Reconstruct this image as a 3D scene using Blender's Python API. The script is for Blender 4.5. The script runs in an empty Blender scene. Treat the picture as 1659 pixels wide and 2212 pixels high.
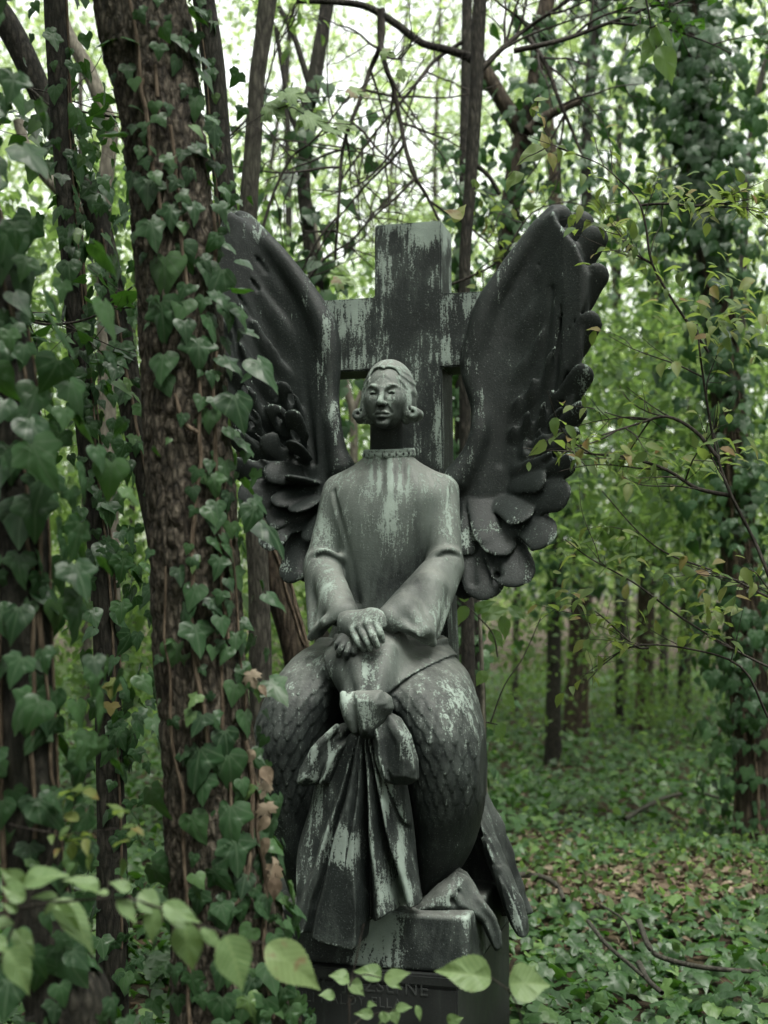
import bpy, bmesh, math, random
import numpy as np
from mathutils import Vector, Matrix

rad = math.radians
rng = np.random.default_rng(7)
random.seed(7)
sc = bpy.context.scene
COL = sc.collection

# ------------------------------------------------------------------ camera geometry
F, CX, CY, HOR = 2897.0, 829.5, 1106.0, 1283.0
PITCH = math.atan((HOR - CY) / F)
CAM = np.array([0.0, 0.0, 1.6])
_cp, _sp = math.cos(PITCH), math.sin(PITCH)

def ray(px, py):
    a, b = (px - CX) / F, (CY - py) / F
    return np.array([a, _cp - b * _sp, _sp + b * _cp])

def P(px, py, Y):
    d = ray(px, py)
    return CAM + d * (Y / d[1])

# statue frame
TH = rad(-15.0)
SO = np.array([0.023, 4.6, 0.0])
_c, _s = math.cos(TH), math.sin(TH)
RS = np.array([[_c, -_s, 0], [_s, _c, 0], [0, 0, 1.0]])
CL = RS.T @ (CAM - SO)

def S(px, py, yl):
    d = RS.T @ ray(px, py)
    return CL + d * ((yl - CL[1]) / d[1])

PX = 1.0 / 640.0

# ------------------------------------------------------------------ objects and tags
def link(o, parent=None):
    COL.objects.link(o)
    if parent is not None:
        o.parent = parent
    return o

def tag(o, label=None, cat=None, group=None, kind=None):
    if label: o['label'] = label
    if cat: o['category'] = cat
    if group: o['group'] = group
    if kind: o['kind'] = kind
    return o

def thing(name, label, cat, loc=(0, 0, 0), rotz=0.0, group=None):
    o = bpy.data.objects.new(name, None)
    o.empty_display_size = 0.1
    o.location = loc
    o.rotation_euler = (0, 0, rotz)
    link(o)
    return tag(o, label, cat, group)

def obj(name, me, mat=None, parent=None):
    o = bpy.data.objects.new(name, me)
    if mat is not None:
        me.materials.append(mat)
    return link(o, parent)

def npmesh(name, v, f, uv=None, attrs=None, smooth=True):
    """v (N,3); f (M,k) with constant k; uv per vertex (N,2); attrs {name: (N,)}"""
    v = np.asarray(v, np.float32); f = np.asarray(f, np.int32)
    k = f.shape[1]
    me = bpy.data.meshes.new(name)
    me.vertices.add(len(v)); me.vertices.foreach_set('co', v.ravel())
    me.loops.add(f.size); me.loops.foreach_set('vertex_index', f.ravel())
    me.polygons.add(len(f))
    me.polygons.foreach_set('loop_start', np.arange(0, f.size, k, dtype=np.int32))
    me.polygons.foreach_set('loop_total', np.full(len(f), k, np.int32))
    if smooth:
        me.polygons.foreach_set('use_smooth', np.ones(len(f), bool))
    if uv is not None:
        l = me.uv_layers.new(name='UVMap')
        l.data.foreach_set('uv', np.asarray(uv, np.float32)[f.ravel()].ravel())
    for n, a in (attrs or {}).items():
        at = me.attributes.new(n, 'FLOAT', 'POINT')
        at.data.foreach_set('value', np.asarray(a, np.float32))
    me.update(calc_edges=True)
    return me

# ------------------------------------------------------------------ numpy noise
def _hash(i, j, k, seed):
    n = (i.astype(np.int64) * 374761393 + j.astype(np.int64) * 668265263 + k.astype(np.int64) * 2147483647 + seed * 144269) & 0xFFFFFFFF
    n = ((n ^ (n >> 13)) * 1274126177) & 0xFFFFFFFF
    n = n ^ (n >> 16)
    return (n & 0xFFFF).astype(np.float32) / 65535.0

def vnoise(x, y, z, seed=0):
    x, y, z = np.broadcast_arrays(np.asarray(x, np.float32), np.asarray(y, np.float32), np.asarray(z, np.float32))
    i, j, k = np.floor(x), np.floor(y), np.floor(z)
    a, b, c = x - i, y - j, z - k
    a, b, c = a*a*(3-2*a), b*b*(3-2*b), c*c*(3-2*c)
    i, j, k = i.astype(np.int64), j.astype(np.int64), k.astype(np.int64)
    r = 0
    for di in (0, 1):
        wa = a if di else 1 - a
        for dj in (0, 1):
            wb = b if dj else 1 - b
            for dk in (0, 1):
                wc = c if dk else 1 - c
                r = r + wa * wb * wc * _hash(i + di, j + dj, k + dk, seed)
    return r

def fbm(x, y, z, seed=0, o=3):
    r, a, t = 0, 1.0, 0
    for q in range(o):
        r = r + a * vnoise(x * 2**q, y * 2**q, z * 2**q, seed + q); t += a; a *= 0.5
    return r / t

# ------------------------------------------------------------------ signed distance volumes
def smin(a, b, k):
    if k <= 0: return np.minimum(a, b)
    h = np.maximum(k - np.abs(a - b), 0) / k
    return np.minimum(a, b) - h * h * k * 0.25

def smax(a, b, k):
    return -smin(-a, -b, k)

class Vol:
    def __init__(s, lo, hi, h):
        s.lo = np.array(lo, float); s.h = h
        s.n = np.ceil((np.array(hi) - s.lo) / h).astype(int) + 1
        s.D = np.full(s.n, 1.0, np.float32)
        s.ax = [(s.lo[i] + h * np.arange(s.n[i])).astype(np.float32) for i in range(3)]
    def blk(s, lo, hi, m):
        a = np.clip(np.floor((np.array(lo) - m - s.lo) / s.h).astype(int), 0, s.n)
        b = np.clip(np.ceil((np.array(hi) + m - s.lo) / s.h).astype(int) + 1, 0, s.n)
        sl = tuple(slice(a[i], b[i]) for i in range(3))
        X = s.ax[0][sl[0]][:, None, None]; Y = s.ax[1][sl[1]][None, :, None]; Z = s.ax[2][sl[2]][None, None, :]
        return sl, X, Y, Z
    def add(s, pr, k=0.01):
        f, lo, hi = pr
        sl, X, Y, Z = s.blk(lo, hi, max(k, 2 * s.h) + s.h)
        if 0 in s.D[sl].shape: return
        s.D[sl] = smin(s.D[sl], f(X, Y, Z).astype(np.float32), k)
    def sub(s, pr, k=0.005):
        f, lo, hi = pr
        sl, X, Y, Z = s.blk(lo, hi, max(k, 2 * s.h) + s.h)
        if 0 in s.D[sl].shape: return
        s.D[sl] = smax(s.D[sl], -f(X, Y, Z).astype(np.float32), k)
    def warp(s, g, lo=None, hi=None):
        lo = s.lo if lo is None else lo
        hi = s.lo + s.h * s.n if hi is None else hi
        sl, X, Y, Z = s.blk(lo, hi, 0)
        s.D[sl] += np.asarray(g(X, Y, Z), np.float32)
    def clip(s, f, k=0.003):
        X = s.ax[0][:, None, None]; Y = s.ax[1][None, :, None]; Z = s.ax[2][None, None, :]
        s.D = smax(s.D, np.broadcast_to(f(X, Y, Z), s.D.shape).astype(np.float32), k)
    def layer(s, f, t):
        """a second skin of thickness t where f<0 (a prism test)"""
        X = s.ax[0][:, None, None]; Y = s.ax[1][None, :, None]; Z = s.ax[2][None, None, :]
        s.D = smin(s.D, np.maximum(s.D - t, f(X, Y, Z)).astype(np.float32), 0.004)
    def mesh(s):
        D = s.D.copy()
        for a in range(3):
            sl = [slice(None)] * 3
            for e in (0, -1):
                sl[a] = e; D[tuple(sl)] = 1.0
        ins = D < 0
        c = np.zeros(np.array(D.shape) - 1, np.uint8)
        offs = [(i, j, k) for i in (0, 1) for j in (0, 1) for k in (0, 1)]
        n = D.shape
        for (i, j, k) in offs:
            c += ins[i:n[0]-1+i, j:n[1]-1+j, k:n[2]-1+k]
        act = (c > 0) & (c < 8)
        ijk = np.argwhere(act)
        idx = np.full(act.shape, -1, np.int32); idx[act] = np.arange(len(ijk))
        val = np.stack([D[ijk[:, 0]+o[0], ijk[:, 1]+o[1], ijk[:, 2]+o[2]] for o in offs], 1)
        of = np.array(offs, np.float32)
        acc = np.zeros((len(ijk), 3), np.float32); cnt = np.zeros(len(ijk), np.float32)
        for a in range(8):
            for b in range(a + 1, 8):
                if abs(of[a] - of[b]).sum() == 1:
                    va, vb = val[:, a], val[:, b]
                    m = (va < 0) != (vb < 0)
                    t = np.where(m, va / np.where(m, va - vb, 1), 0)
                    acc += np.where(m[:, None], of[a] + t[:, None] * (of[b] - of[a]), 0); cnt += m
        v = s.lo + s.h * (ijk + acc / cnt[:, None])
        faces = []
        for ax in range(3):
            b, d = (ax + 1) % 3, (ax + 2) % 3
            lo_ = [slice(None)] * 3; hi_ = [slice(None)] * 3
            lo_[ax] = slice(0, -1); hi_[ax] = slice(1, None)
            A, B = ins[tuple(lo_)], ins[tuple(hi_)]
            e = np.argwhere(A != B)
            e = e[(e[:, b] > 0) & (e[:, d] > 0) & (e[:, b] < n[b]-1) & (e[:, d] < n[d]-1)]
            up = A[e[:, 0], e[:, 1], e[:, 2]]
            q = []
            for (ob, od) in ((-1, -1), (0, -1), (0, 0), (-1, 0)):
                t = e.copy(); t[:, b] += ob; t[:, d] += od
                q.append(idx[t[:, 0], t[:, 1], t[:, 2]])
            q = np.stack(q, 1)
            q[~up] = q[~up][:, ::-1]
            faces.append(q)
        return v, np.concatenate(faces)

def A3(p): return np.asarray(p, float)

def cap(a, b, ra, rb=None):
    a, b = A3(a), A3(b); rb = ra if rb is None else rb
    ab = b - a; L = max(ab @ ab, 1e-9)
    def f(X, Y, Z):
        t = np.clip(((X-a[0])*ab[0] + (Y-a[1])*ab[1] + (Z-a[2])*ab[2]) / L, 0, 1)
        return np.sqrt((X-a[0]-t*ab[0])**2 + (Y-a[1]-t*ab[1])**2 + (Z-a[2]-t*ab[2])**2) - (ra + t*(rb-ra))
    r = max(ra, rb)
    return f, np.minimum(a, b) - r, np.maximum(a, b) + r

def ell(c, r, R=None):
    c, r = A3(c), A3(r)
    R = np.eye(3) if R is None else np.asarray(R)
    def f(X, Y, Z):
        x, y, z = X-c[0], Y-c[1], Z-c[2]
        q = [R[0, i]*x + R[1, i]*y + R[2, i]*z for i in range(3)]
        k0 = np.sqrt(sum((q[i]/r[i])**2 for i in range(3)))
        k1 = np.sqrt(sum((q[i]/r[i]**2)**2 for i in range(3))) + 1e-9
        return k0*(k0-1)/k1
    m = r.max() if R is not None and not np.allclose(R, np.eye(3)) else r
    return f, c - m, c + m

def flat(a, b, wa, wb, th, nrm=(0, -1, 0), pw=1.0):
    """flattened tapering bar: width wa..wb, half thickness th along nrm"""
    a, b, nrm = A3(a), A3(b), A3(nrm)
    ab = b - a; L = max(ab @ ab, 1e-9)
    nrm = nrm - ab * (nrm @ ab) / L; nrm = nrm / np.linalg.norm(nrm)
    def f(X, Y, Z):
        x, y, z = X-a[0], Y-a[1], Z-a[2]
        t = np.clip((x*ab[0] + y*ab[1] + z*ab[2]) / L, 0, 1)
        x, y, z = x-t*ab[0], y-t*ab[1], z-t*ab[2]
        n = x*nrm[0] + y*nrm[1] + z*nrm[2]
        w = np.sqrt(np.maximum(x*x+y*y+z*z-n*n, 0))
        W = wa + (wb-wa)*t**pw
        return (np.sqrt((w/W)**2 + (n/th)**2) - 1) * th
    r = max(wa, wb, th)
    return f, np.minimum(a, b) - r, np.maximum(a, b) + r

def stack(rows, p=2.0):
    """rows of (z, xl, xr, yc, ry): a lofted body of stacked super-ellipses"""
    R = crom(sorted(rows, key=lambda r: r[0]), 4)
    z0, z1 = R[0, 0], R[-1, 0]
    def f(X, Y, Z):
        zz = np.clip(Z, z0, z1)
        I = lambda i: np.interp(zz, R[:, 0], R[:, i]).astype(np.float32)
        xl, xr, yc, ry = I(1), I(2), I(3), I(4)
        rx = (xr-xl)/2; cx = (xl+xr)/2
        q = ((np.abs(X-cx)/rx)**p + (np.abs(Y-yc)/ry)**p)**(1/p)
        d = (q-1)*np.minimum(rx, ry)
        return smax(d, np.maximum(z0-Z, Z-z1) + 0*d, 0.02)
    return f, (R[:, 1].min(), (R[:, 3]-R[:, 4]).min(), z0), (R[:, 2].max(), (R[:, 3]+R[:, 4]).max(), z1)

def prism(pts):
    """signed distance to a polygon in the local x-z plane"""
    pts = np.array([(p[0], p[2]) for p in pts])
    def f(X, Y, Z):
        X, Z = np.broadcast_arrays(X, Z)
        X = X[:, :1, :]; Z = Z[:, :1, :]
        d = np.full(X.shape, 1e9); ins = np.zeros(X.shape, bool)
        for i in range(len(pts)):
            a, b = pts[i], pts[(i+1) % len(pts)]
            ab = b-a
            t = np.clip(((X-a[0])*ab[0]+(Z-a[1])*ab[1])/(ab@ab), 0, 1)
            d = np.minimum(d, (X-a[0]-t*ab[0])**2+(Z-a[1]-t*ab[1])**2)
            c = ((a[1] > Z) != (b[1] > Z)) & (X < (b[0]-a[0])*(Z-a[1])/(b[1]-a[1]+1e-12)+a[0])
            ins ^= c
        return np.where(ins, -1, 1)*np.sqrt(d)
    return f

def crom(pts, n=4):
    """Catmull-Rom resampling of rows of numbers"""
    p = np.array(pts, float)
    if len(p) < 3 or n <= 1: return p
    q = np.vstack([2*p[0]-p[1], p, 2*p[-1]-p[-2]])
    out = []
    for i in range(1, len(q)-2):
        for t in np.arange(n)/n:
            a, b, c, d = q[i-1], q[i], q[i+1], q[i+2]
            out.append(0.5*(2*b + (c-a)*t + (2*a-5*b+4*c-d)*t*t + (3*b-a-3*c+d)*t**3))
    out.append(q[-2])
    return np.array(out)

def pillow(pts, yc, th, edge, lean=0.0):
    """a soft cushion over a polygon given by points; lean tilts its middle plane sideways"""
    pf = prism(pts)
    q = np.array([(p[0], p[2]) for p in pts])
    xm = q[:, 0].mean()
    def f(X, Y, Z):
        d = pf(X, Y, Z)
        dy = np.abs(Y-yc-lean*(X-xm))
        t = th*np.sqrt(np.clip(-d/edge, 0.0, 1))
        return np.where(d > 0, np.sqrt(d*d+dy*dy), np.maximum(dy-t, -th))
    m = th+abs(lean)*.15
    return f, (q[:, 0].min(), yc-m, q[:, 1].min()), (q[:, 0].max(), yc+m, q[:, 1].max())

def stroke(vol, pts, rs, k=0.006, sub=False, n=3):
    rs = np.interp(np.linspace(0, 1, len(pts)), np.linspace(0, 1, len(rs)), rs)
    q = crom(np.hstack([np.array(pts, float), np.array(rs, float)[:, None]]), n)
    q[:, 3] = np.maximum(q[:, 3], 0.0005)
    prs = [cap(q[i, :3], q[i+1, :3], q[i, 3], q[i+1, 3]) for i in range(len(q)-1)]
    lo = np.min([p[1] for p in prs], 0); hi = np.max([p[2] for p in prs], 0)
    def f(X, Y, Z):
        d = prs[0][0](X, Y, Z)
        for p in prs[1:]: d = np.minimum(d, p[0](X, Y, Z))
        return d
    (vol.sub if sub else vol.add)((f, lo, hi), k)

# ------------------------------------------------------------------ shader helpers
class NT:
    def __init__(s, name):
        s.m = bpy.data.materials.new(name); s.m.use_nodes = True
        s.t = s.m.node_tree; s.t.nodes.clear()
        s.out = s.n('ShaderNodeOutputMaterial')
    def n(s, typ, **kw):
        nd = s.t.nodes.new(typ)
        for k, v in kw.items():
            setattr(nd, k, v)
        return nd
    def l(s, a, b): s.t.links.new(a, b)
    def set(s, sock, v):
        if isinstance(v, bpy.types.NodeSocket): s.l(v, sock)
        else: sock.default_value = v
    def math(s, op, a, b=None, c=None, clamp=False):
        nd = s.n('ShaderNodeMath', operation=op, use_clamp=clamp)
        for i, v in enumerate((a, b, c)):
            if v is not None: s.set(nd.inputs[i], v)
        return nd.outputs[0]
    def mix(s, f, a, b, mode='MIX'):
        nd = s.n('ShaderNodeMix', data_type='RGBA', blend_type=mode)
        s.set(nd.inputs['Factor'], f)
        for q, v in (('A', a), ('B', b)):
            sk = [i for i in nd.inputs if i.name == q and i.type == 'RGBA'][0]
            s.set(sk, tuple(v) + (1,) if isinstance(v, tuple) and len(v) == 3 else v)
        return [o for o in nd.outputs if o.type == 'RGBA'][0]
    def ramp(s, f, stops, interp='LINEAR'):
        nd = s.n('ShaderNodeValToRGB'); cr = nd.color_ramp; cr.interpolation = interp
        while len(cr.elements) < len(stops): cr.elements.new(0.5)
        for e, (p, c) in zip(cr.elements, stops):
            e.position = p; e.color = tuple(c) + (1,) if not isinstance(c, (int, float)) else (c, c, c, 1)
        s.set(nd.inputs[0], f)
        return nd.outputs[0]
    def coord(s, which='Object', scale=None, loc=None):
        c = s.n('ShaderNodeTexCoord').outputs[which]
        if scale is None and loc is None: return c
        mp = s.n('ShaderNodeMapping')
        if scale: mp.inputs['Scale'].default_value = scale
        if loc: mp.inputs['Location'].default_value = loc
        s.l(c, mp.inputs[0]); return mp.outputs[0]
    def noise(s, vec, scale, detail=4, rough=0.55, dist=0.0):
        nd = s.n('ShaderNodeTexNoise')
        s.set(nd.inputs['Vector'], vec)
        nd.inputs['Scale'].default_value = scale; nd.inputs['Detail'].default_value = detail
        nd.inputs['Roughness'].default_value = rough; nd.inputs['Distortion'].default_value = dist
        return nd.outputs['Fac']
    def voro(s, vec, scale, feature='F1', out='Distance', rnd=1.0):
        nd = s.n('ShaderNodeTexVoronoi', feature=feature)
        s.set(nd.inputs['Vector'], vec); nd.inputs['Scale'].default_value = scale
        nd.inputs['Randomness'].default_value = rnd
        return nd.outputs[out]
    def attr(s, name):
        return s.n('ShaderNodeAttribute', attribute_name=name).outputs['Fac']
    def bump(s, h, dist, strength=1.0, normal=None):
        nd = s.n('ShaderNodeBump'); nd.inputs['Strength'].default_value = strength
        nd.inputs['Distance'].default_value = dist; s.l(h, nd.inputs['Height'])
        if normal is not None: s.l(normal, nd.inputs['Normal'])
        return nd.outputs[0]
    def bsdf(s, color, rough=0.6, spec=0.4, normal=None, coat=None):
        b = s.n('ShaderNodeBsdfPrincipled')
        s.set(b.inputs['Base Color'], tuple(color) + (1,) if isinstance(color, tuple) else color)
        s.set(b.inputs['Roughness'], rough); s.set(b.inputs['Specular IOR Level'], spec)
        if normal is not None: s.l(normal, b.inputs['Normal'])
        return b.outputs[0]
    def done(s, shader):
        s.l(shader, s.out.inputs[0]); return s.m
# ------------------------------------------------------------------ camera, light
cam = bpy.data.cameras.new('camera'); camo = bpy.data.objects.new('camera', cam); COL.objects.link(camo)
cam.sensor_fit = 'VERTICAL'; cam.sensor_height = 36.0; cam.lens = F/2212*36.0
cam.clip_start = 0.05; cam.clip_end = 2000
camo.location = tuple(CAM); camo.rotation_euler = (math.pi/2+PITCH, 0, 0)
cam.dof.use_dof = True; cam.dof.focus_distance = 4.3; cam.dof.aperture_fstop = 2.6
sc.camera = camo
SUN_EL, SUN_AZ = rad(66), rad(150)      # azimuth clockwise from +Y
w = bpy.data.worlds.new('World'); sc.world = w; w.use_nodes = True
nt = w.node_tree; nt.nodes.clear()
sky = nt.nodes.new('ShaderNodeTexSky'); sky.sky_type = 'NISHITA'; sky.sun_disc = False
sky.sun_elevation = SUN_EL; sky.sun_rotation = SUN_AZ
sky.air_density = 1.0; sky.dust_density = 4.0; sky.ozone_density = 1.0
hs = nt.nodes.new('ShaderNodeHueSaturation'); hs.inputs['Saturation'].default_value = 0.16; hs.inputs['Value'].default_value = 4.2
bg = nt.nodes.new('ShaderNodeBackground'); bg.inputs['Strength'].default_value = 0.15
ow = nt.nodes.new('ShaderNodeOutputWorld')
tint = nt.nodes.new('ShaderNodeMix'); tint.data_type = 'RGBA'; tint.blend_type = 'MULTIPLY'; tint.inputs['Factor'].default_value = 1.0
ta, tb = [i for i in tint.inputs if i.type == 'RGBA']; tb.default_value = (1.0, 0.99, 0.945, 1)
nt.links.new(sky.outputs[0], hs.inputs['Color']); nt.links.new(hs.outputs[0], ta)
nt.links.new([o for o in tint.outputs if o.type == 'RGBA'][0], bg.inputs[0]); nt.links.new(bg.outputs[0], ow.inputs[0])
sl = bpy.data.lights.new('sun', 'SUN'); so = bpy.data.objects.new('sun', sl); COL.objects.link(so)
sl.energy = 1.8; sl.angle = rad(25); sl.color = (1.0, 0.97, 0.91)
d = Vector((math.sin(SUN_AZ)*math.cos(SUN_EL), math.cos(SUN_AZ)*math.cos(SUN_EL), math.sin(SUN_EL)))
so.rotation_euler = d.to_track_quat('Z', 'Y').to_euler(); so.location = (0, 0, 20)
sc.view_settings.view_transform = 'Standard'; sc.view_settings.look = 'None'; sc.view_settings.exposure = 0
cy = sc.cycles if hasattr(sc, 'cycles') else None
sc.render.engine = 'CYCLES'
sc.cycles.max_bounces = 5; sc.cycles.diffuse_bounces = 3; sc.cycles.glossy_bounces = 2; sc.cycles.transmission_bounces = 3
sc.cycles.use_denoising = True
sc.cycles.sample_clamp_indirect = 4.0
# ------------------------------------------------------------------ bronze
def bronze_mat():
    t = NT('weathered_bronze')
    oc = t.coord('Object')
    st = t.coord('Object', scale=(1, 1, 0.2))
    streak = t.noise(st, 26, 7, 0.68)
    blot = t.noise(oc, 6.5, 6, 0.6, 0.3)
    big = t.noise(oc, 2.6, 3)
    fine = t.noise(oc, 150, 3, 0.7)
    pat = t.attr('patina'); film_tone = t.attr('film_tone')
    nz = t.n('ShaderNodeSeparateXYZ'); g = t.n('ShaderNodeNewGeometry'); t.l(g.outputs['Normal'], nz.inputs[0])
    up = nz.outputs['Z']
    st2 = t.noise(t.coord('Object', scale=(1, 1, 0.13)), 85, 5, 0.7)
    v = t.math('MULTIPLY_ADD', t.math('SUBTRACT', streak, 0.5), 1.3, pat)
    v = t.math('MULTIPLY_ADD', t.math('SUBTRACT', st2, 0.5), 1.3, v)
    v = t.math('MULTIPLY_ADD', t.math('SUBTRACT', blot, 0.5), 0.9, v)
    v = t.math('MULTIPLY_ADD', t.math('SUBTRACT', big, 0.5), 0.3, v)
    v = t.math('MULTIPLY_ADD', t.math('SUBTRACT', fine, 0.5), 1.0, v)
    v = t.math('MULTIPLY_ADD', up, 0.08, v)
    pn = t.math('SUBTRACT', g.outputs['Pointiness'], 0.5)
    v = t.math('ADD', v, t.math('MINIMUM', t.math('MAXIMUM', t.math('MULTIPLY', pn, 4.5), -0.35), 0.3))
    m = t.n('ShaderNodeMapRange', interpolation_type='SMOOTHSTEP')
    t.l(v, m.inputs[0]); m.inputs[1].default_value = 0.49; m.inputs[2].default_value = 0.68
    m = m.outputs[0]
    pale = t.ramp(blot, [(0.3, (0.17, 0.215, 0.188)), (0.7, (0.31, 0.385, 0.335))])
    dark = t.ramp(blot, [(0.3, (0.008, 0.0115, 0.0105)), (0.75, (0.020, 0.027, 0.025))])
    fl = t.math('MULTIPLY_ADD', t.math('SUBTRACT', streak, 0.5), 1.1, film_tone)
    fl = t.math('MULTIPLY_ADD', t.math('SUBTRACT', blot, 0.5), 0.9, fl)
    fl = t.math('ADD', fl, t.math('MINIMUM', t.math('MAXIMUM', t.math('MULTIPLY', pn, 4.0), -0.45), 0.2))
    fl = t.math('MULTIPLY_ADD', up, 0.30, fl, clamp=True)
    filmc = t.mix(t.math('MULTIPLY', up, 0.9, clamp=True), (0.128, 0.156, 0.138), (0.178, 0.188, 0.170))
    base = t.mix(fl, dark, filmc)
    colr = t.mix(t.math('MULTIPLY', m, 0.92), base, pale)
    spk = t.math('GREATER_THAN', t.noise(oc, 210, 2, 0.6), 0.66)
    colr = t.mix(t.math('MULTIPLY', spk, 0.32), colr, (0.20, 0.24, 0.22))
    rough = t.math('MULTIPLY_ADD', m, 0.2, 0.58)
    h = t.math('MULTIPLY_ADD', fine, 0.6, t.math('MULTIPLY', m, 0.5))
    h = t.math('MULTIPLY_ADD', blot, 1.2, h)
    nb = t.bump(h, 0.0035, 0.8)
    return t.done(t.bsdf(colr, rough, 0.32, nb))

def stone_mat():
    t = NT('dark_polished_stone')
    oc = t.coord('Object')
    n1 = t.noise(oc, 7, 6, 0.6); n2 = t.noise(oc, 140, 3, 0.7)
    st = t.noise(t.coord('Object', scale=(1, 1, 0.15)), 18, 5, 0.6)
    c = t.ramp(n1, [(0.25, (0.008, 0.0095, 0.0095)), (0.75, (0.020, 0.023, 0.022))])
    k = t.n('ShaderNodeMapRange', interpolation_type='SMOOTHSTEP')
    t.l(st, k.inputs[0]); k.inputs[1].default_value = 0.55; k.inputs[2].default_value = 0.8
    c = t.mix(t.math('MULTIPLY', k.outputs[0], 0.5), c, (0.05, 0.06, 0.052))
    c = t.mix(t.math('MULTIPLY', t.math('GREATER_THAN', n2, 0.64), 0.25), c, (0.09, 0.10, 0.095))
    return t.done(t.bsdf(c, t.math('MULTIPLY_ADD', n1, 0.35, 0.35), 0.4, t.bump(n2, 0.001, 0.5)))

BRONZE = bronze_mat(); STONE = stone_mat()

def S_rows(rows, yoff=0.0):
    """(py, xl, xr, yc, ry): outline given where the silhouette lies"""
    out = []
    for py, xl, xr, yc, ry in rows:
        a = S(xl, py, yc); b = S(xr, py, yc)
        out.append(((a[2]+b[2])/2, a[0], b[0], yc, ry))
    return out

def bronze_obj(name, v, f, pat, film_tone, parent, extra=None):
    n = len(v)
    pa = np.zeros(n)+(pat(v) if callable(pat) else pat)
    fi = np.zeros(n)+(film_tone(v) if callable(film_tone) else film_tone)
    return obj(name, npmesh(name, v, f, attrs={'patina': pa, 'film_tone': fi}), BRONZE, parent)

def proj(v):
    """picture position of local statue points (only used to shape the sculpture's weathering by region)"""
    w = (v @ RS.T) + SO - CAM
    y = w[:, 1]*_cp + w[:, 2]*_sp; z = -w[:, 1]*_sp + w[:, 2]*_cp
    return CX + F*w[:, 0]/y, CY - F*z/y

def blob(v, items):
    """sum of soft ellipsoids in the local x-z plane: (px,py,rx,ry,amount)"""
    r = np.zeros(len(v)); X, Y = proj(v)
    for px, py, rx, ry, a in items:
        r += a*np.exp(-((X-px)/rx)**2-((Y-py)/ry)**2)
    return r

statue = thing('angel_statue', 'seated bronze angel with large raised wings in front of a tall cross', 'statue',
               tuple(SO), TH)

# ---- cross -------------------------------------------------------------
def box_part(name, lo, hi, parent, pat, film_tone, bev=0.005, seg=2, mat=None, cuts=1):
    bm = bmesh.new(); bmesh.ops.create_cube(bm, size=1)
    lo, hi = A3(lo), A3(hi)
    for v in bm.verts:
        v.co = Vector([(lo[i]+hi[i])/2 + v.co[i]*(hi[i]-lo[i]) for i in range(3)])
    bmesh.ops.bevel(bm, geom=bm.edges[:], offset=bev, segments=seg, affect='EDGES')
    me = bpy.data.meshes.new(name); bm.to_mesh(me); bm.free()
    for n, a in (('patina', pat), ('film_tone', film_tone)):
        if a is None: continue
        at = me.attributes.new(n, 'FLOAT', 'POINT')
        at.data.foreach_set('value', np.full(len(me.vertices), a, np.float32))
    return obj(name, me, mat or BRONZE, parent)

CY0, CY1 = 0.22, 0.405
def build_cross():
    T = S(880, 481, CY0)[2]
    xl, xr = S(809, 620, CY0)[0], S(953, 620, CY0)[0]
    at, ab = S(880, 638, CY0)[2], S(880, 796, CY0)[2]
    al, ar = xl-0.36, xr+0.36
    zb = S(880, 1990, CY0)[2]
    wl, wr = xl-0.03, xr+0.06
    zc = S(880, 1240, CY0)[2]
    pts = [(wl, zb), (wr, zb), (xr+0.012, zc), (xr, ab), (ar, ab), (ar, at), (xr, at), (xr, T), (xl, T), (xl, at), (al, at), (al, ab), (xl, ab), (xl-0.005, zc)]
    bm = bmesh.new()
    fr = [bm.verts.new((x, CY0, z)) for x, z in pts]
    face = bm.faces.new(fr)
    r = bmesh.ops.extrude_face_region(bm, geom=[face])
    for g in r['geom']:
        if isinstance(g, bmesh.types.BMVert): g.co.y = CY1
    bmesh.ops.recalc_face_normals(bm, faces=bm.faces[:])
    bmesh.ops.bevel(bm, geom=[e for e in bm.edges if e.calc_face_angle(0) > 0.5], offset=0.005, segments=2, affect='EDGES')
    bmesh.ops.triangulate(bm, faces=bm.faces[:])
    for _ in range(5):
        ed = [e for e in bm.edges if e.calc_length() > 0.06]
        if not ed: break
        bmesh.ops.subdivide_edges(bm, edges=ed, cuts=1)
        bmesh.ops.triangulate(bm, faces=bm.faces[:])
    me = bpy.data.meshes.new('cross'); bm.to_mesh(me); bm.free()
    n = len(me.vertices); co = np.zeros(n*3, np.float32); me.vertices.foreach_get('co', co); v = co.reshape(-1, 3)
    pat = 0.30 + blob(v, [(930, 500, 55, 45, 0.40), (730, 660, 70, 60, 0.34), (1000, 660, 60, 50, 0.34), (850, 490, 40, 12, .25), (760, 780, 40, 30, .22), (990, 760, 40, 30, .2), (960, 1350, 20, 120, .22), (940, 850, 12, 120, .2)])
    for nme, a in (('patina', pat), ('film_tone', np.full(n, 0.03))):
        me.attributes.new(nme, 'FLOAT', 'POINT').data.foreach_set('value', a.astype(np.float32))
    return obj('cross', me, BRONZE, statue)
build_cross()

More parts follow.
